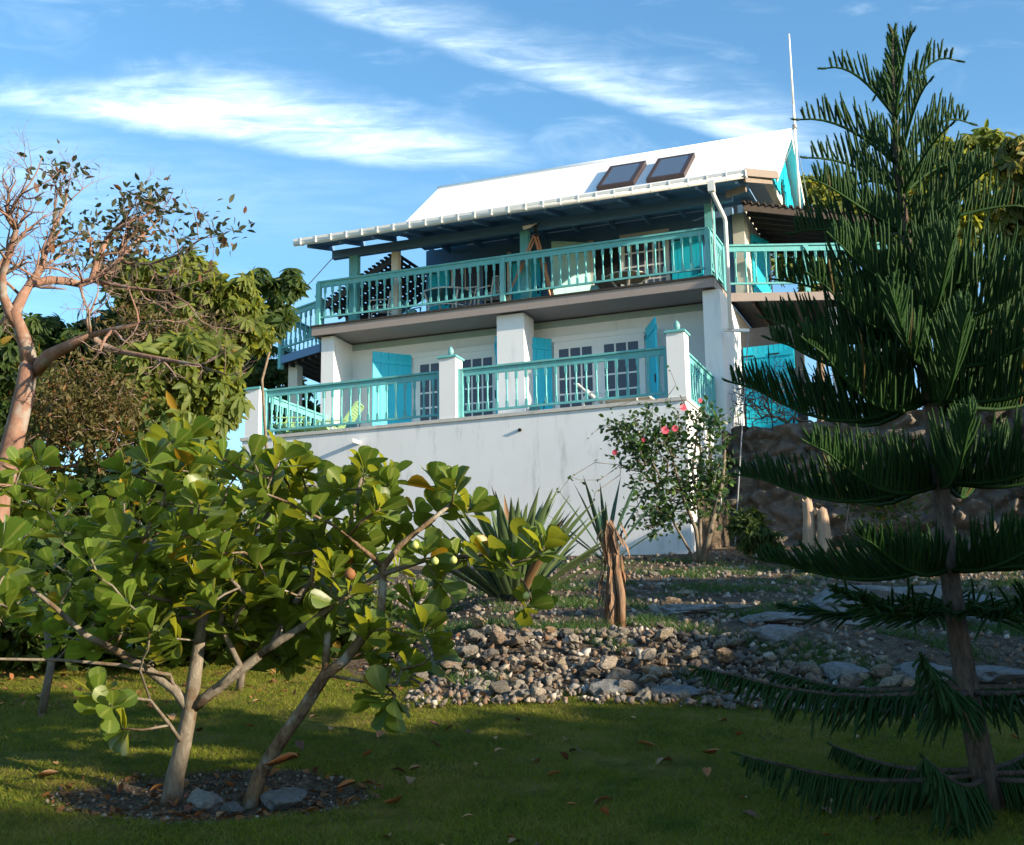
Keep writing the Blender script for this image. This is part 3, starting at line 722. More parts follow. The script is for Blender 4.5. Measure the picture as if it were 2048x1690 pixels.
# wire chairs
def wire_chair(label, u, v, rot, m):
    t = hthing('patio_chair', label, 'chair', u, v, 3.24, rot)
    a = MB(); a.tube([(-.24, -.22, 0), (-.22, -.22, .44), (-.28, -.2, .85), (-.3, 0, .92), (-.28, .2, .85), (-.22, .22, .44), (-.24, .22, 0)], .017, 6)
    for y in (-.23, .23): a.tube([(.24, y, 0), (.23, y, .44), (.2, y, .62), (-.2, y, .64)], .017, 6)
    hp('frame', a, m, t)
    a = MB()
    for i in range(7): y = -.18 + .06 * i; a.tube([(.22, y, .43), (-.2, y, .41), (-.29, y * .9, .88)], .007, 4)
    for i in range(4): a.tube([(.2 - .12 * i, -.22, .435), (.2 - .12 * i, .22, .435)], .007, 4)
    hp('seat', a, m, t)
wire_chair('white tube framed chair at the left end of the balcony', -8.35, 3.7, rad(200), 'white_metal')
wire_chair('aqua wire chair between the white chair and the round table', -7.9, 4.3, rad(-20), 'aqua')
wire_chair('white wire chair at the right side of the round glass table', -5.55, 3.8, rad(170), 'white_metal')
t = hthing('low_table', 'low white table with cross legs on the right of the balcony', 'table', -2.1, 3.7, 3.24)
a = MB(); a.lathe((0, 0, .44), [(.5, 0), (.52, .01), (.52, .03), (.5, .04)], 8, False); hp('table_top', a, 'sling', t)
a = MB()
for i in range(4):
    x = i * math.pi / 2 + .4; a.beam((.08 * math.cos(x), .08 * math.sin(x), .02), (.42 * math.cos(x), .42 * math.sin(x), .44), .035, .035)
a.tube([(0, 0, 0), (0, 0, .44)], .03, 6); hp('leg', a, 'sling', t)
# telescope on wooden tripod
t = hthing('telescope_tripod', 'small pale spotting scope on tall wooden tripod behind the balcony railing', 'tripod', -4.16, 3.2, 3.24)
hd = Vector((.05, 0, 1.60))
for dx, dy in ((-.72, -.08), (.5, -.1), (.28, .4)):
    a = MB(); ft = Vector((dx, dy, 0)); mid = hd.lerp(ft, .55)
    for s_ in (-.022, .022): a.beam(hd + Vector((s_ * 1.2, s_, 0)), mid + Vector((s_, s_, 0)), .03, .03)
    a.beam(hd.lerp(ft, .45), ft, .036, .036); hp('leg', a, 'tripod', t)
a = MB(); a.lathe(hd - Vector((0, 0, .05)), [(.05, 0), (.06, .04), (.045, .1), (.03, .12), (.03, .22), (.045, .24), (.03, .28)], 8); a.tube([hd + Vector((0, 0, .2)), hd + Vector((.1, .05, .3))], .014, 5); hp('head', a, 'black', t)
a = MB(); s0 = hd + Vector((.03, 0, .26)); a.tube([s0, s0 + Vector((-.1, -.06, -.05)), s0 + Vector((-.12, -.07, -.06)), s0 + Vector((-.27, -.16, -.12))], [.022, .024, .045, .05], 8); hp('scope', a, 'white_metal', t)

# hanging rain cord with a float
b0 = H(.62, 3.4, 2.04)
t = thing('rain_cord', 'thin grey cord with blue float hanging from the downspout', 'cord', (b0.x, b0.y, gz(b0.x, b0.y)))
zend = gz(b0.x, b0.y)
pe = P(1470, 1100, 22.6)
a = MB(); a.tube([b0, Vector((pe.x, pe.y, pe.z + .05))], .011, 5); hp('cord', a, 'cord', t)
a = MB(); a.lathe((pe.x, pe.y, pe.z + .22), [(.01, 0), (.05, .04), (.06, .12), (.045, .2), (.012, .27)], 8); hp('float', a, 'float', t)

# ------------------------------------------------------------------ plant builder
class Skel:
    """branch skeleton grown by joining every target to the nearest branch already there"""
    def __init__(s): s.p = []; s.par = []; s.fix = {}
    def path(s, pts, par=-1, radii=None, jit=0.0):
        ids = []
        for i, q_ in enumerate(pts):
            s.p.append(Vector(q_)); s.par.append(par); par = len(s.p) - 1; ids.append(par)
            if radii: s.fix[par] = radii[i] if isinstance(radii, (list, tuple)) else radii
        return ids
    def grow(s, targets, seg=.18, jit=.12, up=.25, maxr=None):
        ends = []
        c0 = sum((Vector(q_) for q_ in s.p), Vector()) / len(s.p)
        for tg in sorted(targets, key=lambda q_: (Vector(q_) - c0).length):
            tg = Vector(tg); arr = np.array(s.p); d = np.linalg.norm(arr - np.array(tg), axis=1) + np.maximum(0, arr[:, 2] - tg.z) * 1.2
            i = int(d.argmin()); a = s.p[i]; L = (tg - a).length; n = max(1, int(L / seg)); par = i
            for j in range(1, n + 1):
                f = j / n; q_ = a.lerp(tg, f) + Vector((0, 0, up * L * (f * f - f) * .6)) + (rvec(jit * seg) if j < n else Vector())
                s.p.append(q_); s.par.append(par); par = len(s.p) - 1
            ends.append((tg, (s.p[par] - s.p[s.par[par]]).normalized() if s.par[par] >= 0 else Vector((0, 0, 1)), par))
        return ends
    def tubes(s, mb, rtip, power=.5, n=5, rmax=9, thin=None, rthin=.016):
        N = len(s.p); kids = [[] for _ in range(N)]; cnt = [0] * N
        for i, pr in enumerate(s.par):
            if pr >= 0: kids[pr].append(i)
        for i in range(N - 1, -1, -1):
            cnt[i] = max(1, sum(cnt[c] for c in kids[i])) if kids[i] else 1
        R = [min(rmax, s.fix.get(i, rtip * cnt[i] ** power)) for i in range(N)]
        starts = [i for i in range(N) if s.par[i] < 0]
        while starts:
            i = starts.pop(); ch = [i] if s.par[i] < 0 else [s.par[i], i]
            while kids[ch[-1]]:
                ks = sorted(kids[ch[-1]], key=lambda c: -R[c]); starts += ks[1:]; ch.append(ks[0])
            if len(ch) > 1:
                rr = [R[c] for c in ch]
                if s.par[i] >= 0: rr[0] = min(rr[0], rr[1] * 1.15)
                (thin if thin is not None and rr[0] < rthin else mb).tube([s.p[c] for c in ch], rr, n)
        return mb

def ell_points(blobs, n, shell=.45):
    """n points inside ellipsoids given as (centre, (rx,ry,rz)), denser toward the skin"""
    vol = np.array([b_[1][0] * b_[1][1] * b_[1][2] for b_ in blobs]) ** .7; out = []
    while len(out) < n:
        c, r = blobs[rng.choice(len(blobs), p=vol / vol.sum())]
        d = rng.normal(size=3); d /= np.linalg.norm(d); f = shell + (1 - shell) * rng.random() ** .6
        if rng.random() < .18: f *= rng.random()
        out.append(Vector((c[0] + d[0] * r[0] * f, c[1] + d[1] * r[1] * f, c[2] + d[2] * r[2] * f)))
    return out
def pblob(px, py, rx, ry, d, depth):
    c = P(px, py, d); s_ = d / F_PX * 1.0
    return (c, (rx * s_, depth, ry * s_))
def palmate(pts, nl, ll, droop, wr=.17, petiole=.35):
    """drooping palmate leaf clusters: arrays for leaves()"""
    Pn, A, N, L, W = [], [], [], [], []
    for c, d, *_ in pts:
        k_ = random.randint(3, 5)
        for _i in range(k_):
            ax = (Vector((d.x, d.y, d.z)) * .5 + rvec(.6) + Vector((0, 0, .25))).normalized(); hub = c + ax * ll * petiole * ru(.5, 1.6)
            ph = ru(0, 6.28); n = nl + random.randint(-1, 1)
            e1 = ax.orthogonal().normalized(); e2 = ax.cross(e1)
            for j in range(n):
                th = ph + 6.283 * j / n; ld = (e1 * math.cos(th) + e2 * math.sin(th)) * .85 + ax * .25 - Vector((0, 0, droop * ru(.6, 1.3)))
                Pn.append(hub); A.append(ld); N.append(ax + rvec(.15) + Vector((0, 0, .2))); l_ = ll * ru(.7, 1.15); L.append(l_); W.append(l_ * wr * ru(.85, 1.15))
    return Pn, A, N, L, W
def sprays(pts, n, ll, wr, spread=1.0, bias=(0, 0, .1), r=.12):
    Pn, A, N, L, W = [], [], [], [], []
    for c, d, *_ in pts:
        for _i in range(max(1, int(n * ru(.6, 1.4)))):
            a = Vector(d) * .5 + rvec(.6 * spread) + Vector(bias)
            Pn.append(c + rvec(r)); A.append(a); N.append(rvec(.6) + Vector((0, 0, .9))); l_ = ll * ru(.65, 1.25); L.append(l_); W.append(l_ * wr)
    return Pn, A, N, L, W

def tree(name, label, cat, trunk, r0, blobs, n, leafm, barkm, kind='palm', nl=7, ll=.24, droop=.7, group=None, rt=.006, wr=.17, spn=8, up=.3):
    base = Vector(trunk[0])
    t = thing(name, label, cat, base, group)
    sk = Skel(); m_ = len(trunk); sk.path(trunk, -1, [r0 * (1 - .55 * i / max(1, m_ - 1)) for i in range(m_)])
    ends = sk.grow(ell_points(blobs, n), .3, .15, up)
    mb = MB(); sk.tubes(mb, rt, .5, 5, r0 * .8); hp('trunk', mb, barkm, t)
    arr = palmate(ends, nl, ll, droop, wr) if kind == 'palm' else sprays(ends, spn, ll, wr)
    leaves('crown', T_LANC if kind == 'palm' else T_OVAL, *arr, M[leafm], t)
    return t
def g3(px, py, d):
    """point on the terrain under a photo column"""
    q_ = P(px, py, d); return Vector((q_.x, q_.y, gz(q_.x, q_.y)))

# ------------------------------------------------------------------ coppery tree at the left
sk = Skel(); Y0 = 14.0
def pth(pts, d0=0.0, d1=0.0, par=-1, r=None):
    n = len(pts); q_ = [P(x, y, Y0 + d0 + (d1 - d0) * i / max(1, n - 1)) for i, (x, y) in enumerate(pts)]
    return sk.path(q_, par, r)
tb_ = P(-8, 1000, Y0); base = Vector((tb_.x, tb_.y, gz(tb_.x, tb_.y) - .05))
tr_ = sk.path([base], -1, [.17])
tr = pth([(-4, 985), (8, 957), (24, 895), (36, 846), (50, 785), (60, 727)], 0, 0, tr_[0], [.145, .135, .125, .118, .112, .105])
bA = pth([(52, 690), (40, 655), (20, 625), (6, 590), (4, 552), (14, 520), (24, 489), (32, 461), (16, 437), (28, 412), (40, 390), (60, 346)], -.05, -.9, tr[-1], [.085, .075, .062, .052, .046, .042, .038, .032, .026, .02, .016, .007])
bB = pth([(30, 626), (46, 590), (60, 568), (83, 536), (91, 505), (111, 449), (131, 409), (165, 378)], -.2, .6, bA[1], [.066, .06, .052, .044, .034, .024, .015, .007])
bC = pth([(75, 738), (99, 711), (139, 691), (179, 671), (226, 659), (278, 647), (330, 640)], 0, -1.0, tr[-1], [.088, .078, .064, .046, .03, .018, .008])
bC2 = pth([(205, 690), (238, 703), (317, 717), (397, 731), (448, 748)], -.4, -1.4, bC[3], [.035, .03, .024, .016, .008])
bD = pth([(99, 560), (130, 562), (159, 568), (184, 560), (194, 524), (214, 477), (238, 449), (270, 409)], .1, .9, bB[2], [.05, .048, .046, .043, .038, .03, .022, .009])
bE = pth([(205, 545), (238, 520), (278, 477), (309, 449), (322, 430)], .5, 1.1, bD[3], [.03, .026, .018, .012, .007])
bF = pth([(225, 570), (278, 578), (337, 584), (377, 608), (400, 640)], .3, -.3, bD[3], [.022, .018, .014, .01, .006])
bG = pth([(260, 527), (301, 528), (357, 509), (397, 481), (420, 470)], .6, .2, bE[1], [.018, .016, .013, .01, .006])
bH = pth([(-10, 540), (-30, 500), (-50, 450), (-60, 400)], -.2, -.5, bA[3], [.04, .03, .02, .008])
bI = pth([(40, 590), (10, 640), (-30, 668), (-80, 660)], .1, .7, bB[1], [.03, .025, .02, .012])
tw_ends = []
def twigs(par, n, L, depth):
    p0 = sk.p[par]; pd = (p0 - sk.p[sk.par[par]]).normalized()
    for _ in range(n):
        d = (pd * .55 + rvec(.6) + Vector((0, 0, .10))).normalized(); q_ = [p0]; l_ = L * ru(.6, 1.3)
        for i in range(3):
            d = (d + rvec(.24) + Vector((0, 0, .1))).normalized(); q_.append(q_[-1] + d * l_ / 3)
        r0 = min(sk.fix.get(par, .01) * .55, .004 + .006 * depth)
        ids = sk.path(q_[1:], par, [r0, r0 * .75, r0 * .5])
        if depth > 0:
            for i_ in ids[:]: 
                if random.random() < .75: twigs(i_, random.randint(1, 2), L * .62, depth - 1)
        tw_ends.append((q_[-1], d, ids[-1]))
for br_, s_ in ((bA, 4), (bB, 2), (bD, 2), (bE, 0), (bF, 1), (bG, 1), (bH, 0), (bI, 0), (bC, 3), (bC2, 2)):
    for i_ in br_[s_:]: twigs(i_, 3 if br_ in (bA, bB, bD, bE) else 2, .42 if br_ not in (bC2,) else .32, 2)
t = thing('gumbo_tree', 'half bare tree with smooth coppery trunk and twisted limbs at the far left', 'tree', base)
mb = MB(); th_ = MB(); sk.tubes(mb, .004, .5, 7, 9, th_); hp('trunk', mb, 'gumbo', t); hp('twigs', th_, 'twig', t)
cl_px = [(200, 405, 14.5), (268, 408, 14.8), (303, 455, 15), (345, 512, 14.6), (398, 480, 14.3), (125, 372, 14.5), (235, 430, 14.7), (275, 470, 15), (160, 470, 14.3), (420, 470, 14.2), (225, 480, 14.8), (380, 520, 14.4), (310, 430, 15)]
lv = [e for e in tw_ends if any((e[0] - P(*c)).length < .36 for c in cl_px) or random.random() < .02]
leaves('leaves', T_OVAL, *sprays(lv, 2.6, .11, .24, 1.0, (0, 0, -.35), .09), M['gumboleaf'], t)

# ------------------------------------------------------------------ trees and bushes behind, left of the house
GL = 'trees on the slope left of the house'
tree('umbrella_tree', 'slim tree with round umbrella crown nearest the left end of the balcony', 'tree',
     [g3(560, 780, 21), P(524, 760, 21), P(540, 700, 21), P(548, 650, 21), P(555, 600, 21)], .032, [pblob(556, 568, 46, 36, 21, .45), pblob(568, 620, 34, 40, 21, .4), pblob(515, 640, 45, 45, 21, .4)], 50, 'bgleaf_b', 'bgbark', ll=.25, group=GL)
tree('umbrella_tree', 'taller umbrella tree with pale bare stem right of the coppery tree', 'tree',
     [g3(470, 800, 19.5), P(425, 690, 19.5), P(440, 620, 19.5), P(452, 590, 19.5)], .06, [pblob(455, 600, 60, 45, 19.5, .5), pblob(490, 650, 50, 40, 19.5, .5), pblob(420, 590, 45, 40, 19.5, .5), pblob(400, 640, 40, 30, 19.5, .5)], 66, 'bgleaf', 'bgbark', ll=.25, group=GL)
tree('umbrella_tree', 'sunlit umbrella tree with long drooping leaflets against the left terrace post', 'tree',
     [g3(330, 1000, 16.5), P(275, 860, 16.5), P(290, 790, 16.5), P(380, 740, 16.5)], .08, [pblob(385, 745, 80, 55, 16.5, .6), pblob(430, 800, 45, 60, 16.5, .5), pblob(330, 740, 70, 60, 16.5, .6), pblob(340, 820, 80, 50, 16.5, .5), pblob(420, 700, 50, 35, 16.5, .5)], 150, 'bgleaf', 'bgbark', ll=.27, group=GL, up=.1)
tree('umbrella_tree', 'umbrella tree seen through the bare twigs of the coppery tree', 'tree',
     [g3(300, 900, 20), P(300, 700, 20), P(310, 600, 20), P(312, 560, 20)], .07, [pblob(310, 565, 75, 45, 20, .6), pblob(260, 560, 50, 40, 20, .5), pblob(340, 620, 60, 50, 20, .6), pblob(385, 545, 35, 45, 20, .4)], 82, 'bgleaf', 'bgbark', ll=.25, group=GL)
tree('broadleaf_tree', 'dark dense tree filling the slope behind the coppery trunk', 'tree',
     [g3(180, 1000, 21), P(180, 800, 21), P(190, 700, 21)], .12, [pblob(160, 700, 130, 75, 21, 1.0), pblob(60, 720, 110, 80, 21, 1.0), pblob(250, 720, 100, 90, 21, 1.0), pblob(130, 800, 150, 90, 21, 1.0), pblob(260, 660, 60, 50, 21, .7)], 420, 'bgleaf_b', 'bgbark', ll=.24, group=GL)
tree('broadleaf_tree', 'dark tree at the left border behind the coppery tree', 'tree',
     [g3(-60, 1000, 19), P(-60, 800, 19), P(-50, 700, 19)], .12, [pblob(-20, 700, 90, 110, 19, .9), pblob(10, 790, 90, 120, 19, .9), pblob(-90, 700, 90, 120, 19, .9)], 260, 'bgleaf_b', 'bgbark', ll=.24, group=GL)
tree('broadleaf_tree', 'dark leafy tree in the gap between the terrace and the umbrella trees', 'tree',
     [g3(540, 1000, 36), P(540, 800, 36), P(540, 740, 36)], .12, [pblob(535, 750, 70, 60, 36, 1.1), pblob(500, 720, 50, 70, 36, .9), pblob(600, 830, 60, 50, 36, 1.0), pblob(440, 760, 60, 60, 36, 1.0)], 230, 'bgleaf_b', 'bgbark', ll=.26, group=GL)
tree('dry_bush', 'brownish fine leaved bush beside the foot of the coppery trunk', 'bush',
     [g3(180, 1050, 15.2), P(175, 960, 15.2)], .05, [pblob(170, 850, 95, 75, 15.2, .7), pblob(110, 810, 60, 50, 15.2, .6), pblob(220, 900, 70, 60, 15.2, .6), pblob(80, 900, 50, 60, 15.2, .5), pblob(240, 800, 50, 50, 15.2, .5), pblob(150, 760, 60, 40, 15.2, .5)], 420, 'fineleaf', 'twig', kind='spray', ll=.075, wr=.2, spn=15, rt=.004)
tree('dry_bush', 'thin brown leafed bush hanging over the limbs of the coppery tree', 'bush',
     [g3(330, 1000, 17.5), P(340, 850, 17.5), P(345, 720, 17.5)], .04, [pblob(350, 680, 95, 45, 17.5, .5), pblob(280, 640, 60, 40, 17.5, .5), pblob(420, 690, 60, 40, 17.5, .5), pblob(240, 690, 50, 40, 17.5, .5)], 170, 'fineleaf', 'twig', kind='spray', ll=.085, wr=.2, spn=11, rt=.004)
for i, (px, py, rx, ry, d, n, lab) in enumerate([
        (60, 1010, 110, 90, 15.5, 190, 'dense dark green bush behind the leftmost clusia shrub'),
        (280, 960, 110, 100, 15.5, 200, 'shaded green bush behind the crown of the clusia tree'),
        (370, 930, 80, 90, 17.5, 150, 'leafy bush below the left end of the terrace wall'),
        (160, 1130, 150, 70, 12.6, 190, 'low dark bush at the far edge of the lawn on the left'),
        (520, 1090, 130, 110, 16.5, 170, 'shaded bush at the foot of the terrace wall behind the clusia branches'),
        (-60, 1120, 90, 100, 13, 110, 'dark bush cut by the left border of the view'),
        (60, 1235, 130, 60, 12.0, 200, 'low dark bush hugging the lawn edge at the far left'),
        (330, 1235, 140, 60, 12.2, 210, 'low dark bush along the lawn edge straight behind the pale clusia trunk'),
        (600, 1225, 150, 65, 12.6, 220, 'low dark bush at the left end of the rock pile')]):
    tree('green_bush', lab, 'bush', [g3(px, 1100, d), P(px, py + ry * .4, d)], .05, [pblob(px, py, rx, ry, d, .8), pblob(px - rx * .6, py + ry * .5, rx * .7, ry * .7, d, .7), pblob(px + rx * .6, py + ry * .5, rx * .7, ry * .7, d, .7)], n, 'bgleaf_b' if i % 2 or i > 5 else 'bgleaf', 'bgbark', kind='spray', ll=.15, wr=.3, spn=10)

tree('green_bush', 'dark narrow leaved bush at the foot of the stone bank right of the hibiscus', 'bush', [g3(1500, 1090, 21.6), P(1500, 1040, 21.6)], .04, [pblob(1498, 1050, 28, 42, 21.6, .3), pblob(1530, 1075, 36, 22, 21.6, .3)], 34, 'bgleaf_b', 'bgbark', ll=.22, wr=.1)
tree('green_bush', 'trailing green plant on the stone bank behind the pine', 'bush', [g3(1680, 1090, 20.5), P(1700, 1000, 20.8)], .03, [pblob(1720, 990, 60, 30, 20.8, .3), pblob(1790, 1010, 60, 35, 20.6, .3), pblob(1660, 960, 40, 25, 20.9, .25)], 60, 'bgleaf_b', 'bgbark', kind='spray', ll=.12, wr=.25, spn=9)

# ------------------------------------------------------------------ trees right of and behind the house
GR = 'trees right of the house'
tree('broadleaf_tree', 'yellow green tree top between the gable and the tall pine', 'tree',
     [g3(1640, 900, 33), P(1640, 600, 33), P(1630, 430, 33)], .15, [pblob(1640, 390, 60, 45, 33, 1.0), pblob(1580, 440, 60, 60, 33, 1.0), pblob(1680, 450, 60, 60, 33, 1.0), pblob(1620, 520, 90, 60, 33, 1.0)], 190, 'bgleaf', 'bgbark', ll=.3, group=GR)
tree('broadleaf_tree', 'leafy green tree rising behind the right branches of the tall pine', 'tree',
     [g3(1900, 900, 29), P(1900, 600, 29), P(1900, 400, 29)], .15, [pblob(1870, 340, 75, 55, 29, 1.0), pblob(1950, 320, 60, 55, 29, 1.0), pblob(1900, 430, 90, 70, 29, 1.2), pblob(1800, 450, 70, 70, 29, 1.0), pblob(1960, 300, 40, 30, 29, .6), pblob(1840, 540, 100, 70, 29, 1.0)], 330, 'bgleaf', 'bgbark', ll=.3, group=GR)
tree('broadleaf_tree', 'tree with yellowing drooping leaves at the right border', 'tree',
     [g3(2060, 1000, 24), P(2060, 600, 24), P(2050, 420, 24)], .12, [pblob(2040, 330, 50, 60, 24, .8), pblob(2030, 440, 60, 70, 24, .8), pblob(2050, 560, 60, 80, 24, .8), pblob(2100, 400, 70, 120, 24, .9), pblob(2010, 690, 50, 80, 24, .7)], 260, 'bgleaf_c', 'bgbark', ll=.28, droop=1.0, group=GR)
tree('broadleaf_tree', 'dark tree low behind the pine at the right border', 'tree',
     [g3(1990, 1000, 27), P(1990, 800, 27), P(1980, 740, 27)], .1, [pblob(1990, 760, 90, 60, 27, .9), pblob(1930, 700, 60, 50, 27, .9), pblob(2060, 720, 80, 80, 27, .9)], 150, 'bgleaf_b', 'bgbark', ll=.28, group=GR)
# tall trees standing off to the right that throw the lawn into shade
for i, (x, y, top, r) in enumerate([(15, -12, 6.9, 2.8), (14.6, -8.2, 6.8, 2.6), (15.2, -5.0, 6.6, 2.5), (14.7, -2.0, 6.2, 2.3), (15.3, .9, 5.8, 2.1), (14.8, 3.6, 5.8, 2.1), (15.4, 6.4, 6.4, 2.1), (15, 9.2, 6.9, 2.1)]):
    z0 = gz(x, y); b0 = Vector((x, y, z0)); h = top - z0; bl_ = []
    for j in range(4):
        f = (.12, .38, .63, .86)[j]; bl_.append((Vector((x + ru(-.4, .4), y + ru(-.5, .5), z0 + h * f)), (r * .8, r * (1.05 if j < 3 else .8), h * .15)))
    tree('shade_tree', 'tall broadleaf tree shading the lawn from the right beyond the pine', 'tree', [b0, b0 + Vector((.1, 0, h * .35)), b0 + Vector((0, .1, h * .6))], .2, bl_, 400, 'bgleaf_b', 'bgbark', kind='spray', ll=.52, wr=.42, spn=12, group='shade trees right of the lawn')
x, y = 14.5, 17.2; b0 = Vector((x, y, gz(x, y)))
tree('airy_tree', 'lower airy tree outside the garden right of the stone bank', 'tree', [b0, b0 + Vector((0, 0, 2)), b0 + Vector((.2, 0, 4.5))], .14, [(Vector((x, y - .5, 6.1)), (1.8, 1.8, 1.3)), (Vector((x, y + .8, 7.0)), (1.6, 1.6, 1.0)), (Vector((x, y - 2.2, 5.9)), (1.6, 1.5, 1.2))], 190, 'bgleaf_b', 'bgbark', kind='spray', ll=.32, wr=.38, spn=11)
x, y = 14.5, 20.4; b0 = Vector((x, y, gz(x, y)))
tree('airy_tree', 'tall airy tree right of the house outside the garden', 'tree', [b0, b0 + Vector((0, 0, 4)), b0 + Vector((.2, 0, 7))], .16, [(Vector((x, y, 9.1)), (1.8, 2.4, 1.6)), (Vector((x, y + 1, 11.0)), (1.8, 2.6, 1.3)), (Vector((x, y + 2.5, 9.4)), (1.5, 2, 2))], 150, 'bgleaf_b', 'bgbark', kind='spray', ll=.3, wr=.36, spn=10)

# ------------------------------------------------------------------ clusia tree in front
def rosettes(ends, ll, nmin=8, nmax=13):
    Pn, A, N, L, W = [], [], [], [], []
    for c, d, *_ in ends:
        ax = (Vector(d) * .45 + Vector((0, 0, .65)) + rvec(.28)).normalized(); e1 = ax.orthogonal().normalized(); e2 = ax.cross(e1); ph = ru(0, 6.28)
        n = random.randint(nmin, nmax)
        for j in range(n):
            th = ph + j * 2.0 + ru(-.3, .3); f = j / n
            opn = 1.25 - 1.0 * f + ru(-.15, .2)
            ld = (e1 * math.cos(th) + e2 * math.sin(th)) * math.sin(opn) + ax * math.cos(opn) + Vector((0, 0, -.10 if f < .4 else .08))
            Pn.append(c - ax * ll * .35 * (1 - f) + ax * ll * .05 * j / n); A.append(ld); N.append(ax * 1.0 - (e1 * math.cos(th) + e2 * math.sin(th)) * .9 + rvec(.22))
            l_ = ll * ru(.72, 1.12) * (1 if f < .75 else .75); L.append(l_); W.append(l_ * ru(.31, .37))
    return Pn, A, N, L, W
Yc = 7.0
cx_ = [(350, 868), (300, 905), (405, 905), (445, 905), (335, 962), (290, 985), (400, 990), (475, 935), (505, 905), (252, 932), (380, 930), (560, 905), (603, 935), (642, 958), (582, 965), (530, 975), (480, 1005), (620, 1015), (560, 1035),
       (730, 925), (690, 962), (775, 955), (760, 1005), (720, 1035), (832, 1012), (790, 1065), (908, 962), (942, 1005), (880, 1010), (872, 955), (400, 1065), (350, 1055), (300, 1032), (440, 1095), (500, 1075), (560, 1095), (452, 1135), (392, 1135), (330, 1112), (280, 1085), (240, 1062), (205, 1032),
       (610, 1105), (642, 1062), (682, 1095), (560, 1165), (500, 1185), (602, 1175), (422, 1195), (350, 1185), (290, 1175), (230, 1142), (182, 1105), (900, 1115), (882, 1160), (850, 1095), (1060, 1075), (1092, 1082), (1062, 1190), (1022, 1115), (950, 1105), (985, 1100),
       (850, 1245), (800, 1275), (872, 1292), (822, 1325), (770, 1275), (700, 1235), (640, 1255), (225, 1400), (242, 1445), (195, 1375), (760, 1375), (782, 1402), (565, 1290), (300, 1245), (350, 1265), (250, 1235), (210, 1275), (150, 1235), (660, 1190), (720, 1130), (470, 1240), (420, 1020), (370, 1000), (520, 1130), (590, 1060), (250, 1190), (310, 1300), (830, 1190)]
tg = []
for (x, y) in cx_:
    dd = Yc + ru(-.55, .55)
    if x > 840: dd = 6.7 + ru(-.25, .25)
    if y > 1330: dd = 6.6 + ru(-.2, .2)
    tg.append(P(x, y + 12, dd))
for _ in range(70):
    x, y = random.choice([c_ for c_ in cx_ if c_[0] < 800 and c_[1] < 1330]); tg.append(P(x + ru(-40, 40), y + ru(-10, 60), Yc + ru(-.3, .8)))
for _ in range(34): tg.append(P(ru(230, 640), ru(1190, 1325), Yc + ru(-.1, .9)))
def cpath(s, pts, par, rr, d0, d1):
    n = len(pts); return s.path([P(x, y, d0 + (d1 - d0) * i / max(1, n - 1)) for i, (x, y) in enumerate(pts)], par, [rr[0] + (rr[1] - rr[0]) * i / max(1, n - 1) for i in range(n)])
sk1 = Skel(); bb = g3(340, 1580, 7.0)
r_ = sk1.path([bb - Vector((0, 0, .05))], -1, [.062])
a1 = cpath(sk1, [(352, 1545), (366, 1490), (380, 1420)], r_[0], (.048, .040), 7.0, 7.0)
a2 = cpath(sk1, [(388, 1360), (398, 1290), (408, 1230), (415, 1150), (405, 1090), (385, 1030), (370, 960)], a1[-1], (.038, .012), 7.0, 7.15)
a3 = cpath(sk1, [(420, 1388), (470, 1350), (520, 1310), (560, 1280), (620, 1245), (690, 1195), (760, 1150), (850, 1120), (960, 1110), (1040, 1095)], a1[-1], (.028, .009), 6.98, 6.7)
a4 = cpath(sk1, [(350, 1380), (290, 1335), (230, 1300), (170, 1270), (110, 1215), (40, 1160)], a1[-1], (.028, .010), 7.0, 6.7)
a5 = cpath(sk1, [(340, 1350), (240, 1330), (120, 1320), (0, 1318), (-60, 1310)], a4[0], (.011, .006), 6.95, 6.6)
a6 = cpath(sk1, [(545, 1290), (600, 1190), (660, 1110), (700, 1050), (722, 960)], a3[2], (.022, .010), 6.95, 7.1)
a7 = cpath(sk1, [(480, 1330), (440, 1250), (470, 1150), (500, 1080), (560, 990)], a3[0], (.018, .009), 6.9, 7.3)
a8 = cpath(sk1, [(340, 1450), (300, 1400), (280, 1340)], a1[1], (.010, .006), 6.85, 6.7)
sk2 = Skel(); bb2 = g3(495, 1590, 6.95)
r2_ = sk2.path([bb2 - Vector((0, 0, .05))], -1, [.052])
c1 = cpath(sk2, [(520, 1550), (555, 1490), (605, 1420), (650, 1350), (690, 1320), (725, 1275), (762, 1225)], r2_[0], (.038, .023), 6.95, 6.8)
c2 = cpath(sk2, [(765, 1180), (766, 1135), (800, 1090), (850, 1050), (900, 1010)], c1[-1], (.022, .010), 6.8, 6.75)
c3 = cpath(sk2, [(740, 1110), (715, 1090), (698, 1072)], c2[1], (.012, .010), 6.75, 6.7)
c4 = cpath(sk2, [(655, 1270), (640, 1200), (622, 1160), (630, 1100)], c1[3], (.018, .008), 6.85, 6.9)
c5 = cpath(sk2, [(770, 1370), (790, 1390)], c1[3], (.008, .006), 6.7, 6.6)
t1g, t2g = [], []
for p in tg:
    d1_ = min((Vector(q_) - p).length for q_ in sk1.p); d2_ = min((Vector(q_) - p).length for q_ in sk2.p)
    (t1g if d1_ < d2_ else t2g).append(p)
clusia = [thing('clusia_tree', 'clusia with smooth pale grey trunk, left of the pair in the mulch ring', 'tree', bb), thing('clusia_tree', 'leaning clusia with flaky brown trunk, right of the pair in the mulch ring', 'tree', bb2)]
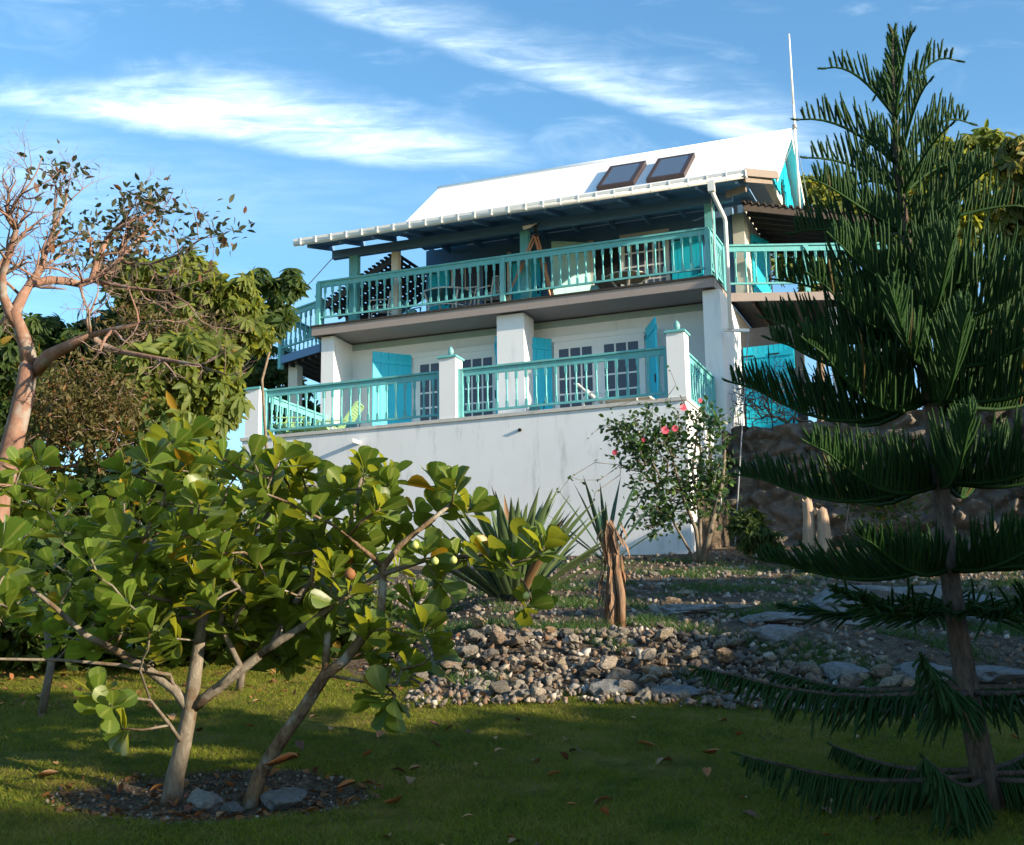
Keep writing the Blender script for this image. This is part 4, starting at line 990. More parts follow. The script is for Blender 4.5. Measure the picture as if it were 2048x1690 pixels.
for s_, tgs, t, bk in ((sk1, t1g, clusia[0], 'clusiabark'), (sk2, t2g, clusia[1], 'clusiabark_b')):
    en = s_.grow(tgs, .09, .16, .2)
    mb = MB(); s_.tubes(mb, .0055, .42, 8); hp('trunk', mb, bk, t)
    leaves('crown', T_OBOV, *rosettes(en, .155), M['clusia'], t, True, (-1.6, 2.6))
def fruit(px, py, d, r, t, m='terr_paint', nm='fruit'):
    c = P(px, py, d); a = MB(); a.lathe(c - Vector((0, 0, r)), [(r * .2, 0), (r * .8, r * .35), (r, r), (r * .75, r * 1.6), (r * .25, r * 1.95), (r * .12, r * 2.1)], 10); hp(nm, a, m, t)
for x, y in ((1053, 1192), (907, 1120), (870, 1122), (830, 1090)): fruit(x, y, 6.45, .02, clusia[0])
fruit(700, 1148, 6.5, .03, clusia[1], 'deadleaf', 'seed_pod')
# more clusia shrubs on the left
def clusia_bush(label, pts, d, base_px, ll, extra=0):
    b0 = g3(base_px, 1300, d); s_ = Skel(); s_.path([b0, b0 + Vector((.05, 0, .35)), b0 + Vector((-.05, .1, .7))], -1, [.035, .03, .022])
    tg_ = [P(x, y, d + ru(-.5, .5)) for x, y in pts] + [P(*[c + ru(-45, 45) for c in random.choice(pts)], d + ru(-.3, .8)) for _ in range(extra)]
    en = s_.grow(tg_, .12, .15, .2)
    t = thing('clusia_shrub', label, 'shrub', b0); mb = MB(); s_.tubes(mb, .005, .42, 6); hp('trunk', mb, 'clusiabark', t)
    leaves('crown', T_OBOV, *rosettes(en, ll), M['clusia'], t, True, (-1.6, 2.6))
clusia_bush('clusia shrub with round leaves at the left, behind the clusia tree', [(60, 962), (110, 985), (35, 1000), (90, 1015), (20, 965), (150, 1005), (125, 1065), (60, 1065), (170, 1065), (205, 1105), (100, 1125), (150, 1155), (62, 1150), (30, 1205), (120, 1205), (180, 1185), (100, 1250), (230, 1130), (10, 1100), (260, 1180), (200, 1230), (60, 1240), (310, 1150), (240, 1040), (290, 1210)], 9.6, 90, .16, 16)
clusia_bush('low clusia shrub under the crown of the clusia tree, at the far lawn edge', [(350, 1200), (420, 1150), (480, 1180), (540, 1150), (600, 1190), (650, 1150), (460, 1100), (380, 1120), (700, 1170), (580, 1080), (320, 1130), (740, 1100), (800, 1130)], 10.6, 480, .16, 14)
clusia_bush('near clusia spray poking in at the left border', [(8, 1085), (18, 1130), (2, 1180), (14, 1215), (-30, 1100), (-40, 1180), (-60, 1140)], 6.2, -150, .17, 3)
# young shoots on the bare twig
# ------------------------------------------------------------------ tall pine at the right
Yp = 6.5
tp = [(2012, 1760), (1998, 1690), (1962, 1520), (1938, 1400), (1915, 1260), (1897, 1130), (1880, 960), (1862, 820), (1845, 690), (1825, 560), (1808, 440), (1795, 330), (1788, 215), (1786, 130), (1786, 62)]
trk = [P(x, y, Yp) for x, y in tp]
pb = Vector((trk[0].x, trk[0].y, gz(trk[0].x, trk[0].y) - .03))
pine = thing('norfolk_pine', 'tall dark norfolk pine with tiered drooping branches in the right foreground', 'tree', pb)
mb = MB(); mb.tube([pb] + trk[1:], [.075] + [.068 - .062 * (i / 13.0) ** .9 for i in range(14)], 10); hp('trunk', mb, 'pinebark', pine)
def trunk_at(py):
    for (x0, y0), (x1, y1) in zip(tp, tp[1:]):
        if y1 <= py <= y0: f = (py - y0) / (y1 - y0); return P(x0 + (x1 - x0) * f, py, Yp)
def whips(mb, p, d0, L, bend, r0):
    """one rope-like needle branchlet"""
    n = 6; pts = [Vector(p)]; d = Vector(d0).normalized()
    for i in range(n):
        d = (d + Vector(bend) * (1.0 / n) + rvec(.03)).normalized(); pts.append(pts[-1] + d * L / n)
    mb.tube(pts, [r0 * .8, r0 * 1.12, r0 * .92, r0 * 1.1, r0 * .9, r0 * .95, r0 * .35], 5, False)
    return pts
def spikes(pts, r0, out):
    for a, b_ in zip(pts, pts[1:]):
        d = (b_ - a); t_ = d.normalized(); e1 = t_.orthogonal().normalized(); e2 = t_.cross(e1)
        for i in range(4):
            th = ru(0, 6.28); o_ = e1 * math.cos(th) + e2 * math.sin(th); q_ = a + d * (i / 4)
            out[0].append(q_ + o_ * r0 * .7); out[1].append(t_ * 1.1 + o_ * .8); out[2].append(o_); out[3].append(r0 * ru(1.6, 2.6)); out[4].append(r0 * .2)
WH = [  # py, branch length, tip rise, sag, branchlet length, upright share, count, azimuth offset
    (240, .40, .33, 0, .19, .9, 4, 4), (338, .49, .30, 0, .23, .9, 4, 8), (392, .50, .20, .0, .25, .9, 4, 20),
    (470, .68, .15, .02, .31, .88, 5, 6), (560, .66, .10, .04, .34, .85, 6, 40), (645, .80, .14, .07, .38, .85, 7, 6),
    (718, .86, .14, .08, .36, .8, 5, 32),
    (792, .95, .15, .11, .38, .8, 7, 12), (960, .98, .10, .08, .33, .75, 7, 4), (1130, 1.03, .06, .05, .29, .55, 7, 20), (1215, 1.04, .07, .03, .24, .15, 5, 2),
    (1375, 1.32, .12, .03, .24, -.3, 6, 4), (1548, 1.22, .12, .02, .28, -.7, 6, 3), (1640, .70, .05, .0, .2, -.1, 5, 30)]
for (py, BL, rise, sag, ll, upr, cnt_, az0) in WH:
    c = trunk_at(py)
    for i in range(cnt_):
        az = rad(az0 + 360 * i / cnt_ + ru(-9, 9)); dh = Vector((math.cos(az), math.sin(az), 0)); L = BL * ru(.86, 1.06)
        pts = []; arch = 1.0 if sag < .03 and py < 600 else 0.0
        for j in range(9):
            f = j / 8; rz_ = rise * (math.sin(f * math.pi / 2 * 1.12) if arch else f * f)
            pts.append(c + dh * L * f + Vector((0, 0, rz_ - sag * math.sin(math.pi * min(1, f * 1.15)) + .025 * math.sin(f * 3 + i))))
        mb = MB(); mb.tube(pts, [.013 * BL ** .5 * (1 - .75 * j / 8) + .002 for j in range(9)], 6)
        br = hp('branch', mb, 'pinebark' if py > 1300 else 'pine', pine)
        side = Vector((-dh.y, dh.x, 0)); fo = MB(); sp = ([], [], [], [], []); nbl = int(L / (.029 if py < 420 else .023 if py < 700 else .018))
        for j in range(nbl):
            f = .07 + .93 * j / nbl; s0 = f * 8; i0 = min(7, int(s0)); q_ = pts[i0].lerp(pts[i0 + 1], s0 - i0); tg_ = (pts[i0 + 1] - pts[i0]).normalized()
            prof = min(1, .6 + f * 1.6) * (1 - .74 * max(0, f - .4) / .6)
            for s_ in (-1, 1):
                if random.random() < .06: continue
                uu = upr + ru(-.16, .16)
                if py > 1200: uu += ru(-.3, .25)
                d = side * s_ * ru(.22, .5) * (1.35 - abs(uu) * .75) + Vector((0, 0, uu)) + dh * (ru(.12, .30) if upr > .7 else ru(.35, .55))
                bend = (-s_ * side.x * .15, -s_ * side.y * .15, .3) if upr > .4 else ((0, 0, -.25) if upr > 0 else (0, 0, -.9))
                lp = whips(fo, q_, d, ll * prof * (ru(.62, 1.15) if py < 1200 else ru(.45, 1.25)), bend, .0058 if py < 500 else .0066)
                spikes(lp, .0068 if py < 500 else .0078, sp)
        spikes(whips(fo, pts[-1], tg_, .05, (0, 0, .1), .006), .007, sp)
        fo.build('branchlets', M['pine'], br)
        leaves('needles', (np.array([(0, -1, 0), (0, 1, 0), (1, 0, 0)]), np.array([(0, 1, 2)])), *sp, M['pine'], br, False)
# leader frond
fo = MB(); sp = ([], [], [], [], [])
for j in range(26):
    f = j / 25; q_ = P(1787, 225, Yp).lerp(P(1787, 66, Yp), f)
    for s_ in (-1, 1): spikes(whips(fo, q_, Vector((s_ * ru(.4, .55), ru(-.3, .3), .85)), .15 * (1 - .6 * f), (-s_ * .1, 0, .3), .0072), .0085, sp)
for j in range(90):
    py_ = 235 + 400 * (j / 89) ** .9; q_ = trunk_at(py_); az = ru(0, 6.28)
    spikes(whips(fo, q_, Vector((math.cos(az) * .55, math.sin(az) * .55, .8)), ru(.05, .15), (0, 0, .3), .0062), .0072, sp)
ld = fo.build('leader', M['pine'], pine)
leaves('needles', (np.array([(0, -1, 0), (0, 1, 0), (1, 0, 0)]), np.array([(0, 1, 2)])), *sp, M['pine'], ld, False)

# ------------------------------------------------------------------ hibiscus, agave, yucca, dead bush, stumps
hb = g3(1400, 1110, 21.4)
t = thing('hibiscus_bush', 'tall sparse hibiscus with pink flowers at the right end of the terrace wall', 'bush', hb)
s_ = Skel(); r_ = s_.path([hb - Vector((0, 0, .1))], -1, [.07]); dH = 21.4
for pts, rr in (([(1425, 1040), (1445, 960), (1450, 900)], (.055, .02)), ([(1392, 1060), (1368, 1000), (1340, 900), (1320, 850)], (.035, .012)), ([(1400, 1040), (1385, 940), (1395, 860), (1360, 790)], (.03, .01)), ([(1350, 1050), (1310, 960), (1260, 900)], (.02, .008))):
    cpath(s_, pts, r_[0], rr, dH, dH + ru(-.4, .2))
bl = [pblob(1330, 870, 120, 70, dH, .6), pblob(1290, 910, 80, 60, dH, .5), pblob(1350, 980, 110, 70, dH, .6), pblob(1420, 960, 60, 90, dH, .5), pblob(1420, 850, 50, 50, dH, .5), pblob(1320, 1030, 80, 40, dH, .5), pblob(1250, 860, 50, 30, dH, .4)]
en = s_.grow(ell_points(bl, 540, .2), .15, .2, .15)
lg = []
for pts in ([(1240, 930), (1190, 925), (1140, 955), (1118, 985), (1100, 1000)], [(1235, 840), (1200, 855), (1182, 870)], [(1240, 930), (1200, 960), (1160, 960), (1145, 955)], [(1240, 950), (1190, 985), (1185, 1010)], [(1340, 800), (1270, 800), (1225, 815)], [(1330, 800), (1352, 770), (1340, 740)]):
    ids = cpath(s_, pts, int(np.linalg.norm(np.array(s_.p) - np.array(P(*pts[0], dH)), axis=1).argmin()), (.006, .004), dH, dH - .3)
    for i_ in ids[1:]: lg.append((s_.p[i_], Vector((0, 0, .3)), i_))
mb = MB(); s_.tubes(mb, .0045, .42, 5); hp('trunk', mb, 'clusiabark', t)
leaves('leaves', T_OVAL, *sprays(en, 6, .095, .34, 1.0, (0, 0, -.1), .08), M['hibleaf'], t)
leaves('leaves', T_OVAL, *sprays(lg, 3, .08, .32, 1.0, (0, 0, 0), .03), M['hibleaf'], t)
for x, y, r in ((1330, 861, .085), (1350, 857, .07), (1366, 816, .075), (1400, 801, .05), (1230, 905, .06), (1287, 880, .045)):
    c = P(x, y, dH - .5); fn = Vector((ru(-.4, .4), -1, ru(-.1, .3))).normalized(); e1 = fn.orthogonal().normalized(); e2 = fn.cross(e1)
    A_ = [e1 * math.cos(i * 1.2566) + e2 * math.sin(i * 1.2566) + fn * .35 for i in range(5)]
    fl_ = leaves('flower', T_OBOV, [c] * 5, A_, [fn] * 5, [r * .8] * 5, [r * .42] * 5, M['petal'], t)
    a = MB(); a.tube([c, c + fn * r * .9 + Vector((0, 0, -.01))], .006, 5); hp('stamen', a, 'petal', fl_)
def sword_plant(name, label, cat, base, n, L, W, m, spread, up0):
    t = thing(name, label, cat, base); Pn, A, N, LL, WW = [], [], [], [], []
    for i in range(n):
        f = i / n; az = i * 2.4 + ru(-.2, .2); el = up0 + (1.35 - up0) * f ** .8 + ru(-.08, .08)
        d = Vector((math.cos(az) * math.cos(el), math.sin(az) * math.cos(el), math.sin(el)))
        Pn.append(base + Vector((math.cos(az), math.sin(az), 0)) * spread * (1 - f) + Vector((0, 0, .05 + .1 * f))); A.append(d); N.append(Vector((-math.cos(az) * math.sin(el), -math.sin(az) * math.sin(el), math.cos(el))))
        l_ = L * ru(.8, 1.08) * (.85 + .15 * math.sin(f * 3.14)); LL.append(l_); WW.append(W * ru(.85, 1.1))
    leaves('leaves', T_SWORD, Pn, A, N, LL, WW, M[m], t); return t
ag = g3(1030, 1230, 15.2)
sword_plant('agave_plant', 'large clump of grey green agave with browned leaf tips above the rock pile', 'agave', ag, 70, 1.35, .06, 'agaveleaf', .28, .5)
yc = g3(1215, 1160, 20.5)
sword_plant('yucca_plant', 'open dark green yucca with few long blades against the terrace wall', 'yucca', yc, 17, 1.5, .036, 'yuccaleaf', .05, .6)
# dead twiggy bush beside the house
db_ = H(1.4, 3.9, -.1)
t = thing('dead_bush', 'leafless tangled bush in front of the turquoise store door', 'bush', db_)
s_ = Skel(); s_.path([db_, db_ + Vector((0, 0, .3))], -1, [.03, .025])
s_.grow(ell_points([(db_ + Vector((.3, 0, .75)), (1.3, .5, .75)), (db_ + Vector((-.7, -.2, .7)), (.6, .4, .7)), (db_ + Vector((-1.0, .4, .8)), (.5, .5, .8)), (db_ + Vector((-.2, .5, 1.1)), (.7, .5, .7)), (db_ + Vector((1.6, .2, .5)), (.9, .5, .45))], 1150, .05), .1, .5, .1)
mb = MB(); s_.tubes(mb, .007, .32, 4); hp('twigs', mb, 'deadtwig', t)
db2 = H(4.3, 3.6, -.1)
t = thing('dead_bush', 'dry twiggy bush on top of the stone bank behind the pine', 'bush', db2)
s_ = Skel(); s_.path([db2, db2 + Vector((0, 0, .25))], -1, [.03, .025])
s_.grow(ell_points([(db2 + Vector((.3, 0, .45)), (1.5, .5, .45)), (db2 + Vector((2.2, .2, .35)), (1.2, .5, .4))], 480, .1), .1, .5, .1)
mb = MB(); s_.tubes(mb, .006, .34, 4); hp('twigs', mb, 'deadtwig', t)
# fibrous dead trunks
def stump(label, px, py_top, py_base, d, r, twin, m='husk'):
    b0 = g3(px, py_base, d); zt = P(px, py_top, d).z; h = zt - b0.z
    t = thing('withered_stump', label, 'stump', b0); a = MB(); n = 14; rg = []
    for i in range(n):
        f = i / (n - 1); q_ = b0 + Vector((r * .5 * math.sin(f * 2.2), 0, h * f)); rr = r * (1.0 - .45 * f)
        rg.append([q_ + Vector((math.cos(x) * rr * (1 + .22 * noise.noise(Vector((x * 2, f * 4, px)))), math.sin(x) * rr * (1 + .22 * noise.noise(Vector((x * 2 + 5, f * 4, px)))), h * .03 * math.sin(x * 3) if i == n - 1 else 0)) for x in np.linspace(0, 6.283, 13)[:-1]])
    a.rings(rg); hp('trunk', a, m, t)
    if twin:
        a = MB(); q0 = b0 + Vector((r * 1.5, -.05, 0)); a.tube([q0, q0 + Vector((.01, 0, h * .3)), q0 + Vector((-.03, .02, h * .62)), q0 + Vector((-r * .9, .03, h * .9))], [r * .6, r * .62, r * .5, r * .2], 9); hp('side_stem', a, m, t)
    Pn, A, N, L, W = [], [], [], [], []
    for i in range(60 if twin else 16):
        f = ru(.25, 1) if i > 8 else ru(.8, 1.0); x = ru(3.0, 6.6); q_ = b0 + Vector((math.cos(x) * r * (1.05 - .45 * f) + (r * 1.2 if twin and i % 3 == 0 else 0), math.sin(x) * r * (1.05 - .45 * f), h * f))
        Pn.append(q_); A.append(Vector((math.cos(x) * .35, math.sin(x) * .35, -1)) + rvec(.22)); N.append(Vector((math.cos(x), math.sin(x), .3))); l_ = ru(.10, .30) * h; L.append(l_); W.append(ru(.012, .028) * h)
    if m != 'sawn': leaves('peeling_bark', T_LANC, Pn, A, N, L, W, M[m], t)
stump('dead fibrous trunk with peeling bark strips standing in front of the yucca', 1222, 1045, 1290, 11.8, .062, True)
stump('short dead fibrous trunk half hidden behind the pine branches', 1722, 1195, 1310, 12.3, .05, True)
stump('pale broken trunk stump against the stone bank', 1612, 1000, 1085, 19.5, .13, False, 'sawn')
stump('pale square topped stump touching the broken one at the stone bank', 1640, 1018, 1090, 19.4, .14, False, 'sawn')

# ------------------------------------------------------------------ rocks
def rock_mesh(seed, flat=.75, det=2, rough=.35):
    import bmesh
    bm = bmesh.new(); bmesh.ops.create_icosphere(bm, subdivisions=det + 1, radius=1)
    off = Vector((seed * 7.3, seed * 3.1, seed * 1.7)); rs = random.Random(seed)
    planes = [(Vector((rs.gauss(0, 1), rs.gauss(0, 1), rs.gauss(0, 1))).normalized(), rs.uniform(.5, .85)) for _ in range(12)]
    for v in bm.verts:
        n = v.co.normalized(); r = 1 + rough * noise.fractal(n * 1.3 + off, 1, 2, 4)
        for pn, pd in planes:
            d = n.dot(pn) * r
            if d > pd: r *= pd / d
        r += .09 * noise.fractal(n * 4 + off, 1, 2, 3)
        v.co = Vector((n.x * r, n.y * r * .85, n.z * r * flat))
    me = bpy.data.meshes.new('rock'); bm.to_mesh(me); bm.free(); return me
RM = [rock_mesh(i, random.choice([.6, .75, .9])) for i in range(10)]
for me in RM: me.materials.append(M['rock'])
def put_rock(p, s_, label, group, meshes=RM, name='rock', cat='rock', sc3=None, rz=None, tilt=.5):
    o = bpy.data.objects.new(name, random.choice(meshes)); COL.objects.link(o)
    o.location = p; o.rotation_euler = (ru(-tilt, tilt), ru(-tilt, tilt), ru(0, 6.28) if rz is None else rz); o.scale = sc3 or (s_ * ru(.8, 1.3), s_ * ru(.8, 1.2), s_ * ru(.75, 1.1))
    return prop(o, label, cat, group)
GP = 'rough limestone rocks piled along the lawn edge'
LP = 'rough grey and cream limestone rock in the pile edging the lawn'
np_ = 0
while np_ < 288:
    x = random.uniform(-.75, 2.9); f = random.random()
    y0 = 9.75 - max(0, x - .8) * .32; y = y0 + ru(-.25, 1.45) * (1 if x < 1.8 else .8)
    s_ = .035 + .075 * random.random() ** 2
    if x < -.4 and y < 9.9: continue
    put_rock((x, y, gz(x, y) + s_ * ru(.1, .8) + ru(0, .07) * ss(y - y0, -.1, .5)), s_, LP, GP); np_ += 1
# loose stones scattered up the slope
for i in range(60):
    x = ru(-1.0, 6.5); y = ru(12, 20); s_ = ru(.04, .12)
    put_rock((x, y, gz(x, y) + s_ * .3), s_, 'loose limestone lump lying on the stony slope above the rock pile', 'loose rocks on the stony slope')
SM = [rock_mesh(40 + i, .55, 2, .3) for i in range(4)]
for me in SM: me.materials.append(M['slab'])
for (x, y, d, sx, sz, lab) in [(1345, 1392, 9.7, .23, .13, 'grey slab rock at the lawn edge, leftmost of the big slabs'), (1215, 1400, 9.8, .17, .17, 'blue grey boulder in the middle of the pile at the lawn edge'), (1635, 1432, 9.2, .27, .11, 'broad grey slab rock jutting over the lawn, below the lowest long pine branch'), (1790, 1432, 9.2, .24, .1, 'grey slab rock left of the pine trunk'), (1930, 1440, 9.2, .3, .14, 'dark grey slab behind the pine trunk'), (2040, 1440, 9.2, .22, .14, 'grey slab rock right of the pine trunk'), (1480, 1400, 9.5, .15, .09, 'small pale slab between two bigger grey slabs')]:
    c = P(x, y, d); put_rock((c.x, c.y, max(c.z - sz * .3, gz(c.x, c.y) + sz * .2)), 1, lab, None, SM, 'slab_rock', 'rock', (sx, sx * .8, sz * 1.2), ru(-.3, .3), .15)
bd = bpy.data.objects.new('bedrock_outcrop', rock_mesh(77, .35, 3, .25)); COL.objects.link(bd); bd.data.materials.append(M['slab']); c = P(1760, 1290, 12.6)
bd.location = (c.x, c.y, gz(c.x, c.y) + .06); bd.scale = (1.35, .8, .75); prop(bd, 'wide smooth grey outcrop of bedrock showing through the slope', 'rock')
bd = bpy.data.objects.new('bedrock_outcrop', rock_mesh(78, .3, 3, .25)); COL.objects.link(bd); bd.data.materials.append(M['slab']); c = P(1390, 1262, 13.2)
bd.location = (c.x, c.y, gz(c.x, c.y) + .02); bd.scale = (.65, .5, .42); prop(bd, 'small flat grey outcrop right of the fibrous trunk', 'rock')
for (x, y, d, sx, sz, lab) in [(1560, 1275, 12.2, .42, .13, 'low grey slab between the small outcrop and the wide one'), (1900, 1250, 13.5, .6, .2, 'long grey ledge behind the upper part of the pine trunk'), (2010, 1300, 12, .45, .2, 'grey ledge at the right border behind the pine'), (1560, 1330, 11, .3, .16, 'mossy grey boulder at the right end of the rock pile'), (1690, 1385, 10.2, .26, .16, 'grey boulder above the broad jutting slab'), (1850, 1375, 10.2, .3, .17, 'grey boulder just left of the pine trunk above the slabs'), (1990, 1385, 10.2, .3, .17, 'grey boulder right of the pine trunk above the slabs')]:
    c = P(x, y, d); put_rock((c.x, c.y, gz(c.x, c.y) + sz * .3), 1, lab, None, SM, 'slab_rock', 'rock', (sx, sx * .75, sz * 1.2), ru(-.4, .4), .15)
# boulders in the mulch ring
for (x, y, d, s_, lab) in [(405, 1570, 6.85, .12, 'grey boulder between the two clusia trunks'), (570, 1562, 6.9, .12, 'lichened grey boulder at the foot of the leaning clusia'), (465, 1575, 6.8, .07, 'small pale stone lying between the two boulders')]:
    c = g3(x, y, d); put_rock((c.x, c.y, c.z + s_ * .35), 1, lab, None, SM, 'boulder', 'rock', (s_ * 1.25, s_, s_ * 1.15), None, .2)
# stone bank (dry wall) holding up the ground right of the house
t = thing('stone_bank', 'rough brown stone retaining bank right of the terrace wall', 'wall', H(.3, 3.4, -2.8))
bverts = []; nu, nz_ = 260, 60
for j in range(nz_ + 1):
    for i in range(nu + 1):
        u = .02 + 11.5 * i / nu; f = j / nz_; v = 3.28 - .12 * u + .45 * f
        p = H(u, v, 0); zb = min(gz(*(p - V_ * .5).xy) - .2, O.z - 1.5); zt = O.z - .02 + .1 * noise.noise(Vector((u * 1.5, 0, 0)))
        z = zb + (zt - zb) * f
        q_ = Vector((u * 1.7, z * 2.2, 4)); vd = noise.voronoi(Vector((u * 2.1 + .3 * noise.noise(q_), z * 2.9, 4)))[0]; nn = min(.24, (vd[1] - vd[0]) * .7) + noise.fractal(Vector((u * 2.2, z * 2.6, 1)), 1, 2, 5) * .22 + noise.noise(Vector((u * .9, z, 9))) * .18
        p = p - V_ * nn; bverts.append((p.x, p.y, z))
bf = [(j * (nu + 1) + i, j * (nu + 1) + i + 1, (j + 1) * (nu + 1) + i + 1, (j + 1) * (nu + 1) + i) for j in range(nz_) for i in range(nu)]
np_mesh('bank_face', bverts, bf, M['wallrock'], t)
WM = [rock_mesh(60 + i, .7, 2, .35) for i in range(4)]
for me in WM: me.materials.append(M['wallrock'])
for i in range(48):
    u = ru(.4, 8); z = ru(-2.9, -.15); p = H(u, 3.2 - .12 * u + .45 * (z + 3) / 3, z); s_ = ru(.12, .3)
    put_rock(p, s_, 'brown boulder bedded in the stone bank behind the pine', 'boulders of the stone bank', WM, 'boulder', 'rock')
# rubble: far too many small stones to count
N_ = 5200; Pn, A, N, L, W = [], [], [], [], []
oct_v = np.array([(1, 0, 0), (-1, 0, 0), (0, 1, 0), (0, -1, 0), (0, 0, 1), (0, 0, -1.0)]); oct_f = np.array([(0, 2, 4), (2, 1, 4), (1, 3, 4), (3, 0, 4), (2, 0, 5), (1, 2, 5), (3, 1, 5), (0, 3, 5)])
RV_, RF_ = [], []
for i in range(N_):
    y = 9.7 + 14.5 * random.random() ** 1.3; x = ru(-1.2 - (y - 10) * .1, .45 * y)
    if soilv(x, y) < .6: continue
    z = gz(x, y)
    if z > O.z - 2.2: continue
    s_ = ru(.010, .045) * (1 + .03 * (y - 10)) * (1.5 if y < 11.3 and -.8 < x < 3 else 1); M3 = np.array(Matrix.Rotation(ru(0, 6), 3, rvec()))
    vv = (oct_v * rng.uniform(.5, 1.2, size=(6, 1)) * s_ * np.array([1.1, 1, .75])) @ M3.T + np.array([x, y, z + s_ * .3]); RF_.append(oct_f + len(RV_) * 6); RV_.append(vv)
for i in range(1700):
    x = ru(-.8, 3.0); y = 9.75 - max(0, x - .8) * .32 + ru(-.3, 1.7); z = gz(x, y); s_ = ru(.013, .045)
    M3 = np.array(Matrix.Rotation(ru(0, 6), 3, rvec())); vv = (oct_v * rng.uniform(.5, 1.2, size=(6, 1)) * s_ * np.array([1.1, 1, .8])) @ M3.T + np.array([x, y, z + s_ * .35 + ru(0, .03)]); RF_.append(oct_f + len(RV_) * 6); RV_.append(vv)
for i in range(520):
    th = ru(0, 6.28); r = math.sqrt(random.random()); x = MULCH[0] + math.cos(th) * r * MULCH[2]; y = MULCH[1] + math.sin(th) * r * MULCH[3]; s_ = ru(.005, .018)
    M3 = np.array(Matrix.Rotation(ru(0, 6), 3, rvec())); vv = (oct_v * rng.uniform(.5, 1.2, size=(6, 1)) * s_) @ M3.T + np.array([x, y, gz(x, y) + s_ * .3]); RF_.append(oct_f + len(RV_) * 6); RV_.append(vv)
m, q, b = mat('small_stones'); M['rubble'] = m
rr_ = q.new('ShaderNodeNewGeometry').outputs['Random Per Island']
q.l.new(q.ramp(rr_, [(0, (.06, .052, .044)), (.4, (.15, .13, .108)), (.66, (.24, .21, .175)), (.80, (.17, .11, .07)), (.9, (.13, .08, .05)), (.95, (.32, .28, .23)), (1, (.45, .42, .37))]), b.inputs['Base Color']); b.inputs['Roughness'].default_value = .95
prop(np_mesh('rubble', np.concatenate(RV_), np.concatenate(RF_), M['rubble']), 'loose small stones and chips over the soil', None, None, 'stuff')

# ------------------------------------------------------------------ fallen leaves
def dead_leaf_mesh(i):
    tv, tf = leaf_tmpl([(0, .05), (.2, .5), (.45, .95), (.7, .9), (.9, .55), (1, .1)], ru(.2, .9), ru(-.3, .3))
    tv = tv.copy(); tv[:, 1] *= .3; tv[:, 0] -= .5; tv[:, 2] += .05 * np.sin(tv[:, 0] * 5 + i) + tv[:, 3] * .3; tv = tv[:, :3]; me = bpy.data.meshes.new('fallen_leaf'); me.from_pydata(tv.tolist(), [], tf.tolist()); me.polygons.foreach_set('use_smooth', [True] * len(tf)); return me
DM = [dead_leaf_mesh(i) for i in range(8)]
DMAT = []
for i, c in enumerate([(.33, .13, .045), (.27, .16, .08), (.13, .06, .04), (.40, .21, .08)]): DMAT.append(paint('dead_leaf_brown', tuple(1.1 * x for x in c), .7, .25, 20))
for i, me in enumerate(DM): me.materials.append(DMAT[i % 4])
def put_leaf(p, s_, label, group=None, me=None):
    o = bpy.data.objects.new('fallen_leaf', me or random.choice(DM)); COL.objects.link(o); o.location = p; o.rotation_euler = (ru(-.22, .22), ru(-.22, .22), ru(0, 6.28)); o.scale = (s_, s_, s_)
    return prop(o, label, 'dead leaf', group)
o = put_leaf(P(560, 1532, 6.82), .17, 'large orange dead leaf resting on the boulder by the leaning clusia', None, DM[0]); o.rotation_euler = (.1, .15, .1)
fixed = [(665, 1465), (735, 1520), (760, 1483), (955, 1540), (1000, 1510), (820, 1570), (785, 1620), (75, 1400), (95, 1560), (445, 1640), (375, 1635), (1205, 1610), (1210, 1640), (1330, 1530), (1290, 1500), (1650, 1632), (1665, 1605), (955, 1380), (970, 1405), (1415, 1560), (1420, 1520), (500, 1462), (395, 1475), (300, 1420), (600, 1505), (590, 1520), (870, 1460), (1060, 1480), (1110, 1560), (1500, 1640), (690, 1590), (830, 1545), (800, 1550), (460, 1585), (320, 1585), (30, 1340), (60, 1335), (130, 1355), (200, 1345), (340, 1440)]
def lawn_hit(px, py):
    lo = 4.5
    for i in range(400):
        d = lo + i * .03; p = P(px, py, d)
        if p.z <= gz(p.x, p.y): return p
    return P(px, py, 9)
for x, y in fixed:
    p = lawn_hit(x, y); put_leaf((p.x, p.y, gz(p.x, p.y) + .025), ru(.07, .125), 'curled brown dead leaf lying on the mown lawn', 'dead leaves on the lawn')
for i in range(70):
    d = ru(5.6, 10.2); x = ru(-.42, .42) * d; put_leaf((x, d, gz(x, d) + .02), ru(.04, .09), 'curled brown dead leaf lying on the mown lawn', 'dead leaves on the lawn')

# leaf litter in the mulch ring and along the far left lawn edge
Pn, A, N, L, W = [], [], [], [], []
for i in range(900):
    if i < 420:
        th = ru(0, 6.28); r = math.sqrt(random.random()) * 1.05; x = MULCH[0] + math.cos(th) * r * MULCH[2]; y = MULCH[1] + math.sin(th) * r * MULCH[3]
    else: x = ru(-5.2, -.3); y = ru(10.2, 12.2) + .1 * x
    a = rvec(); a.z *= .25; Pn.append((x, y, gz(x, y) + ru(.006, .02))); A.append(a); N.append(Vector((ru(-.5, .5), ru(-.5, .5), 1))); l_ = ru(.02, .07); L.append(l_); W.append(l_ * ru(.2, .4))
prop(leaves('leaf_litter', T_OVAL, Pn, A, N, L, W, M['deadleaf'], None, True, (-3, 3)), 'brown leaf litter on the soil', None, None, 'stuff')

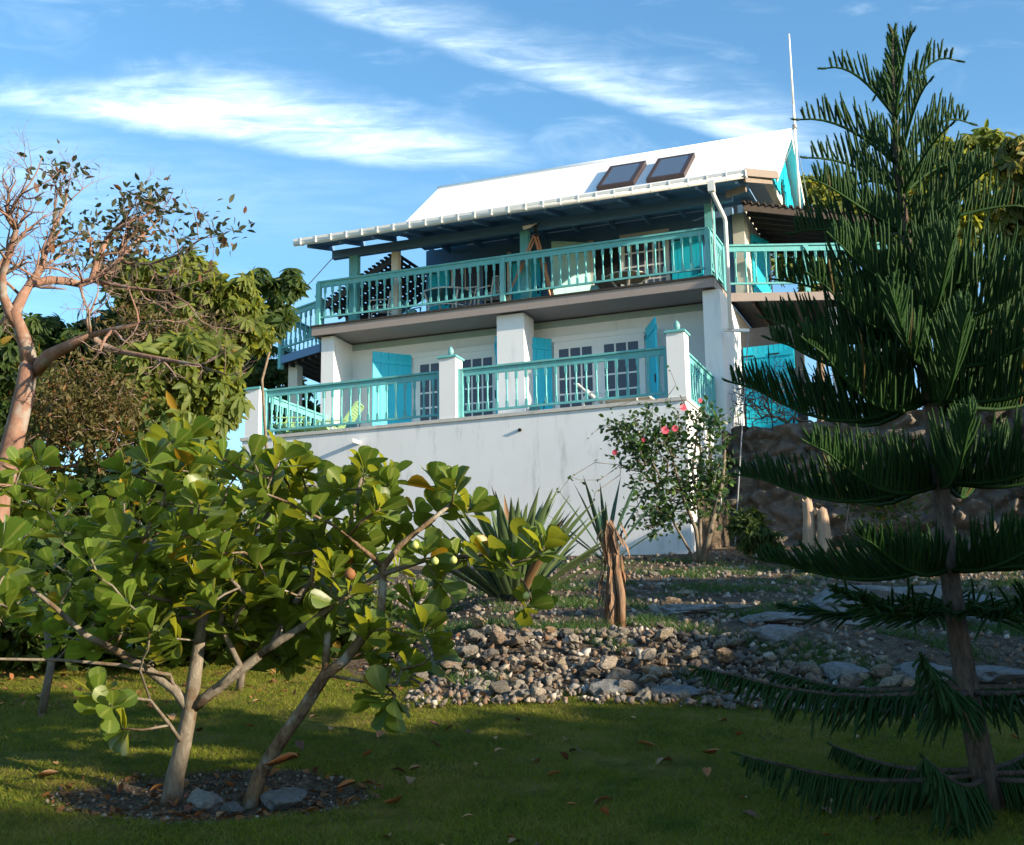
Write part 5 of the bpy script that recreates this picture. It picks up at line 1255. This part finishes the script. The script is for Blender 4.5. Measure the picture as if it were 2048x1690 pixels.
# ------------------------------------------------------------------ lawn blades and weeds
def blades(name, n, area, hmin, hmax, wd, lean, material, test, label):
    x0, x1, y0, y1 = area; Pn = []
    xs_ = rng.uniform(-1, 1, n); ys_ = y0 + (y1 - y0) * rng.random(n) ** 1.15
    X = xs_ * (ys_ * .425 + .15)
    X = np.clip(X, x0, x1)
    # bilinear lookups on the terrain grid
    Zg = gv[:, 2].reshape(len(ys), nxg); Sg = np.array([soilv(a, b_) if 4 < b_ < 25 and abs(a) < 12 else 1 for a, b_, _ in gv]).reshape(len(ys), nxg)
    def look(G):
        i = np.clip(np.searchsorted(xs, X) - 1, 0, nxg - 2); j = np.clip(np.searchsorted(ys, ys_) - 1, 0, len(ys) - 2)
        fx = (X - xs[i]) / (xs[i + 1] - xs[i]); fy = (ys_ - ys[j]) / (ys[j + 1] - ys[j])
        return (G[j, i] * (1 - fx) + G[j, i + 1] * fx) * (1 - fy) + (G[j + 1, i] * (1 - fx) + G[j + 1, i + 1] * fx) * fy
    Z = look(Zg); S = look(Sg); keep = test(X, ys_, Z, S); X, Yb, Z = X[keep], ys_[keep], Z[keep]; k_ = len(X)
    h = rng.uniform(hmin, hmax, k_); az = rng.uniform(0, 6.283, k_); le = rng.normal(0, lean, (k_, 2)); w_ = wd * (.6 + .8 * rng.random(k_))
    base = np.stack([X, Yb, Z - .004], 1); sd = np.stack([np.cos(az), np.sin(az), np.zeros(k_)], 1) * w_[:, None]
    tip = base + np.stack([le[:, 0] * h, le[:, 1] * h, h], 1)
    V = np.stack([base - sd, base + sd, tip], 1).reshape(-1, 3); F = np.arange(k_ * 3).reshape(-1, 3)
    return prop(np_mesh(name, V, F, material), label, None, None, 'stuff')
patch = lambda X, Y, s_, o_: np.sin(X * s_ + o_) * np.sin(Y * s_ * 1.3 + o_ * 2) + .6 * np.sin(X * s_ * 2.7 + Y * s_ * 1.9 + o_)
blades('grass', 420000, (-9, 9, 5.3, 13.5), .010, .040, .0028, .9, M['grass'], lambda X, Y, Z, S: (S < .42 + .4 * rng.random(len(X))) & (rng.random(len(X)) > .75 * np.clip(patch(X, Y, 1.9, .7) + .7 * patch(X, Y, 4.7, 1.3) - .25, 0, 1)), 'short mown grass of the lawn')
blades('weeds', 170000, (-4, 9, 9.6, 22), .03, .13, .006, .9, M['weed'], lambda X, Y, Z, S: (S > .4) & (patch(X, Y, 1.7, .4) + .5 * patch(X, Y, 4.1, 2.0) > .55) & (Z < 4.2), 'low weeds and ground cover between the stones')
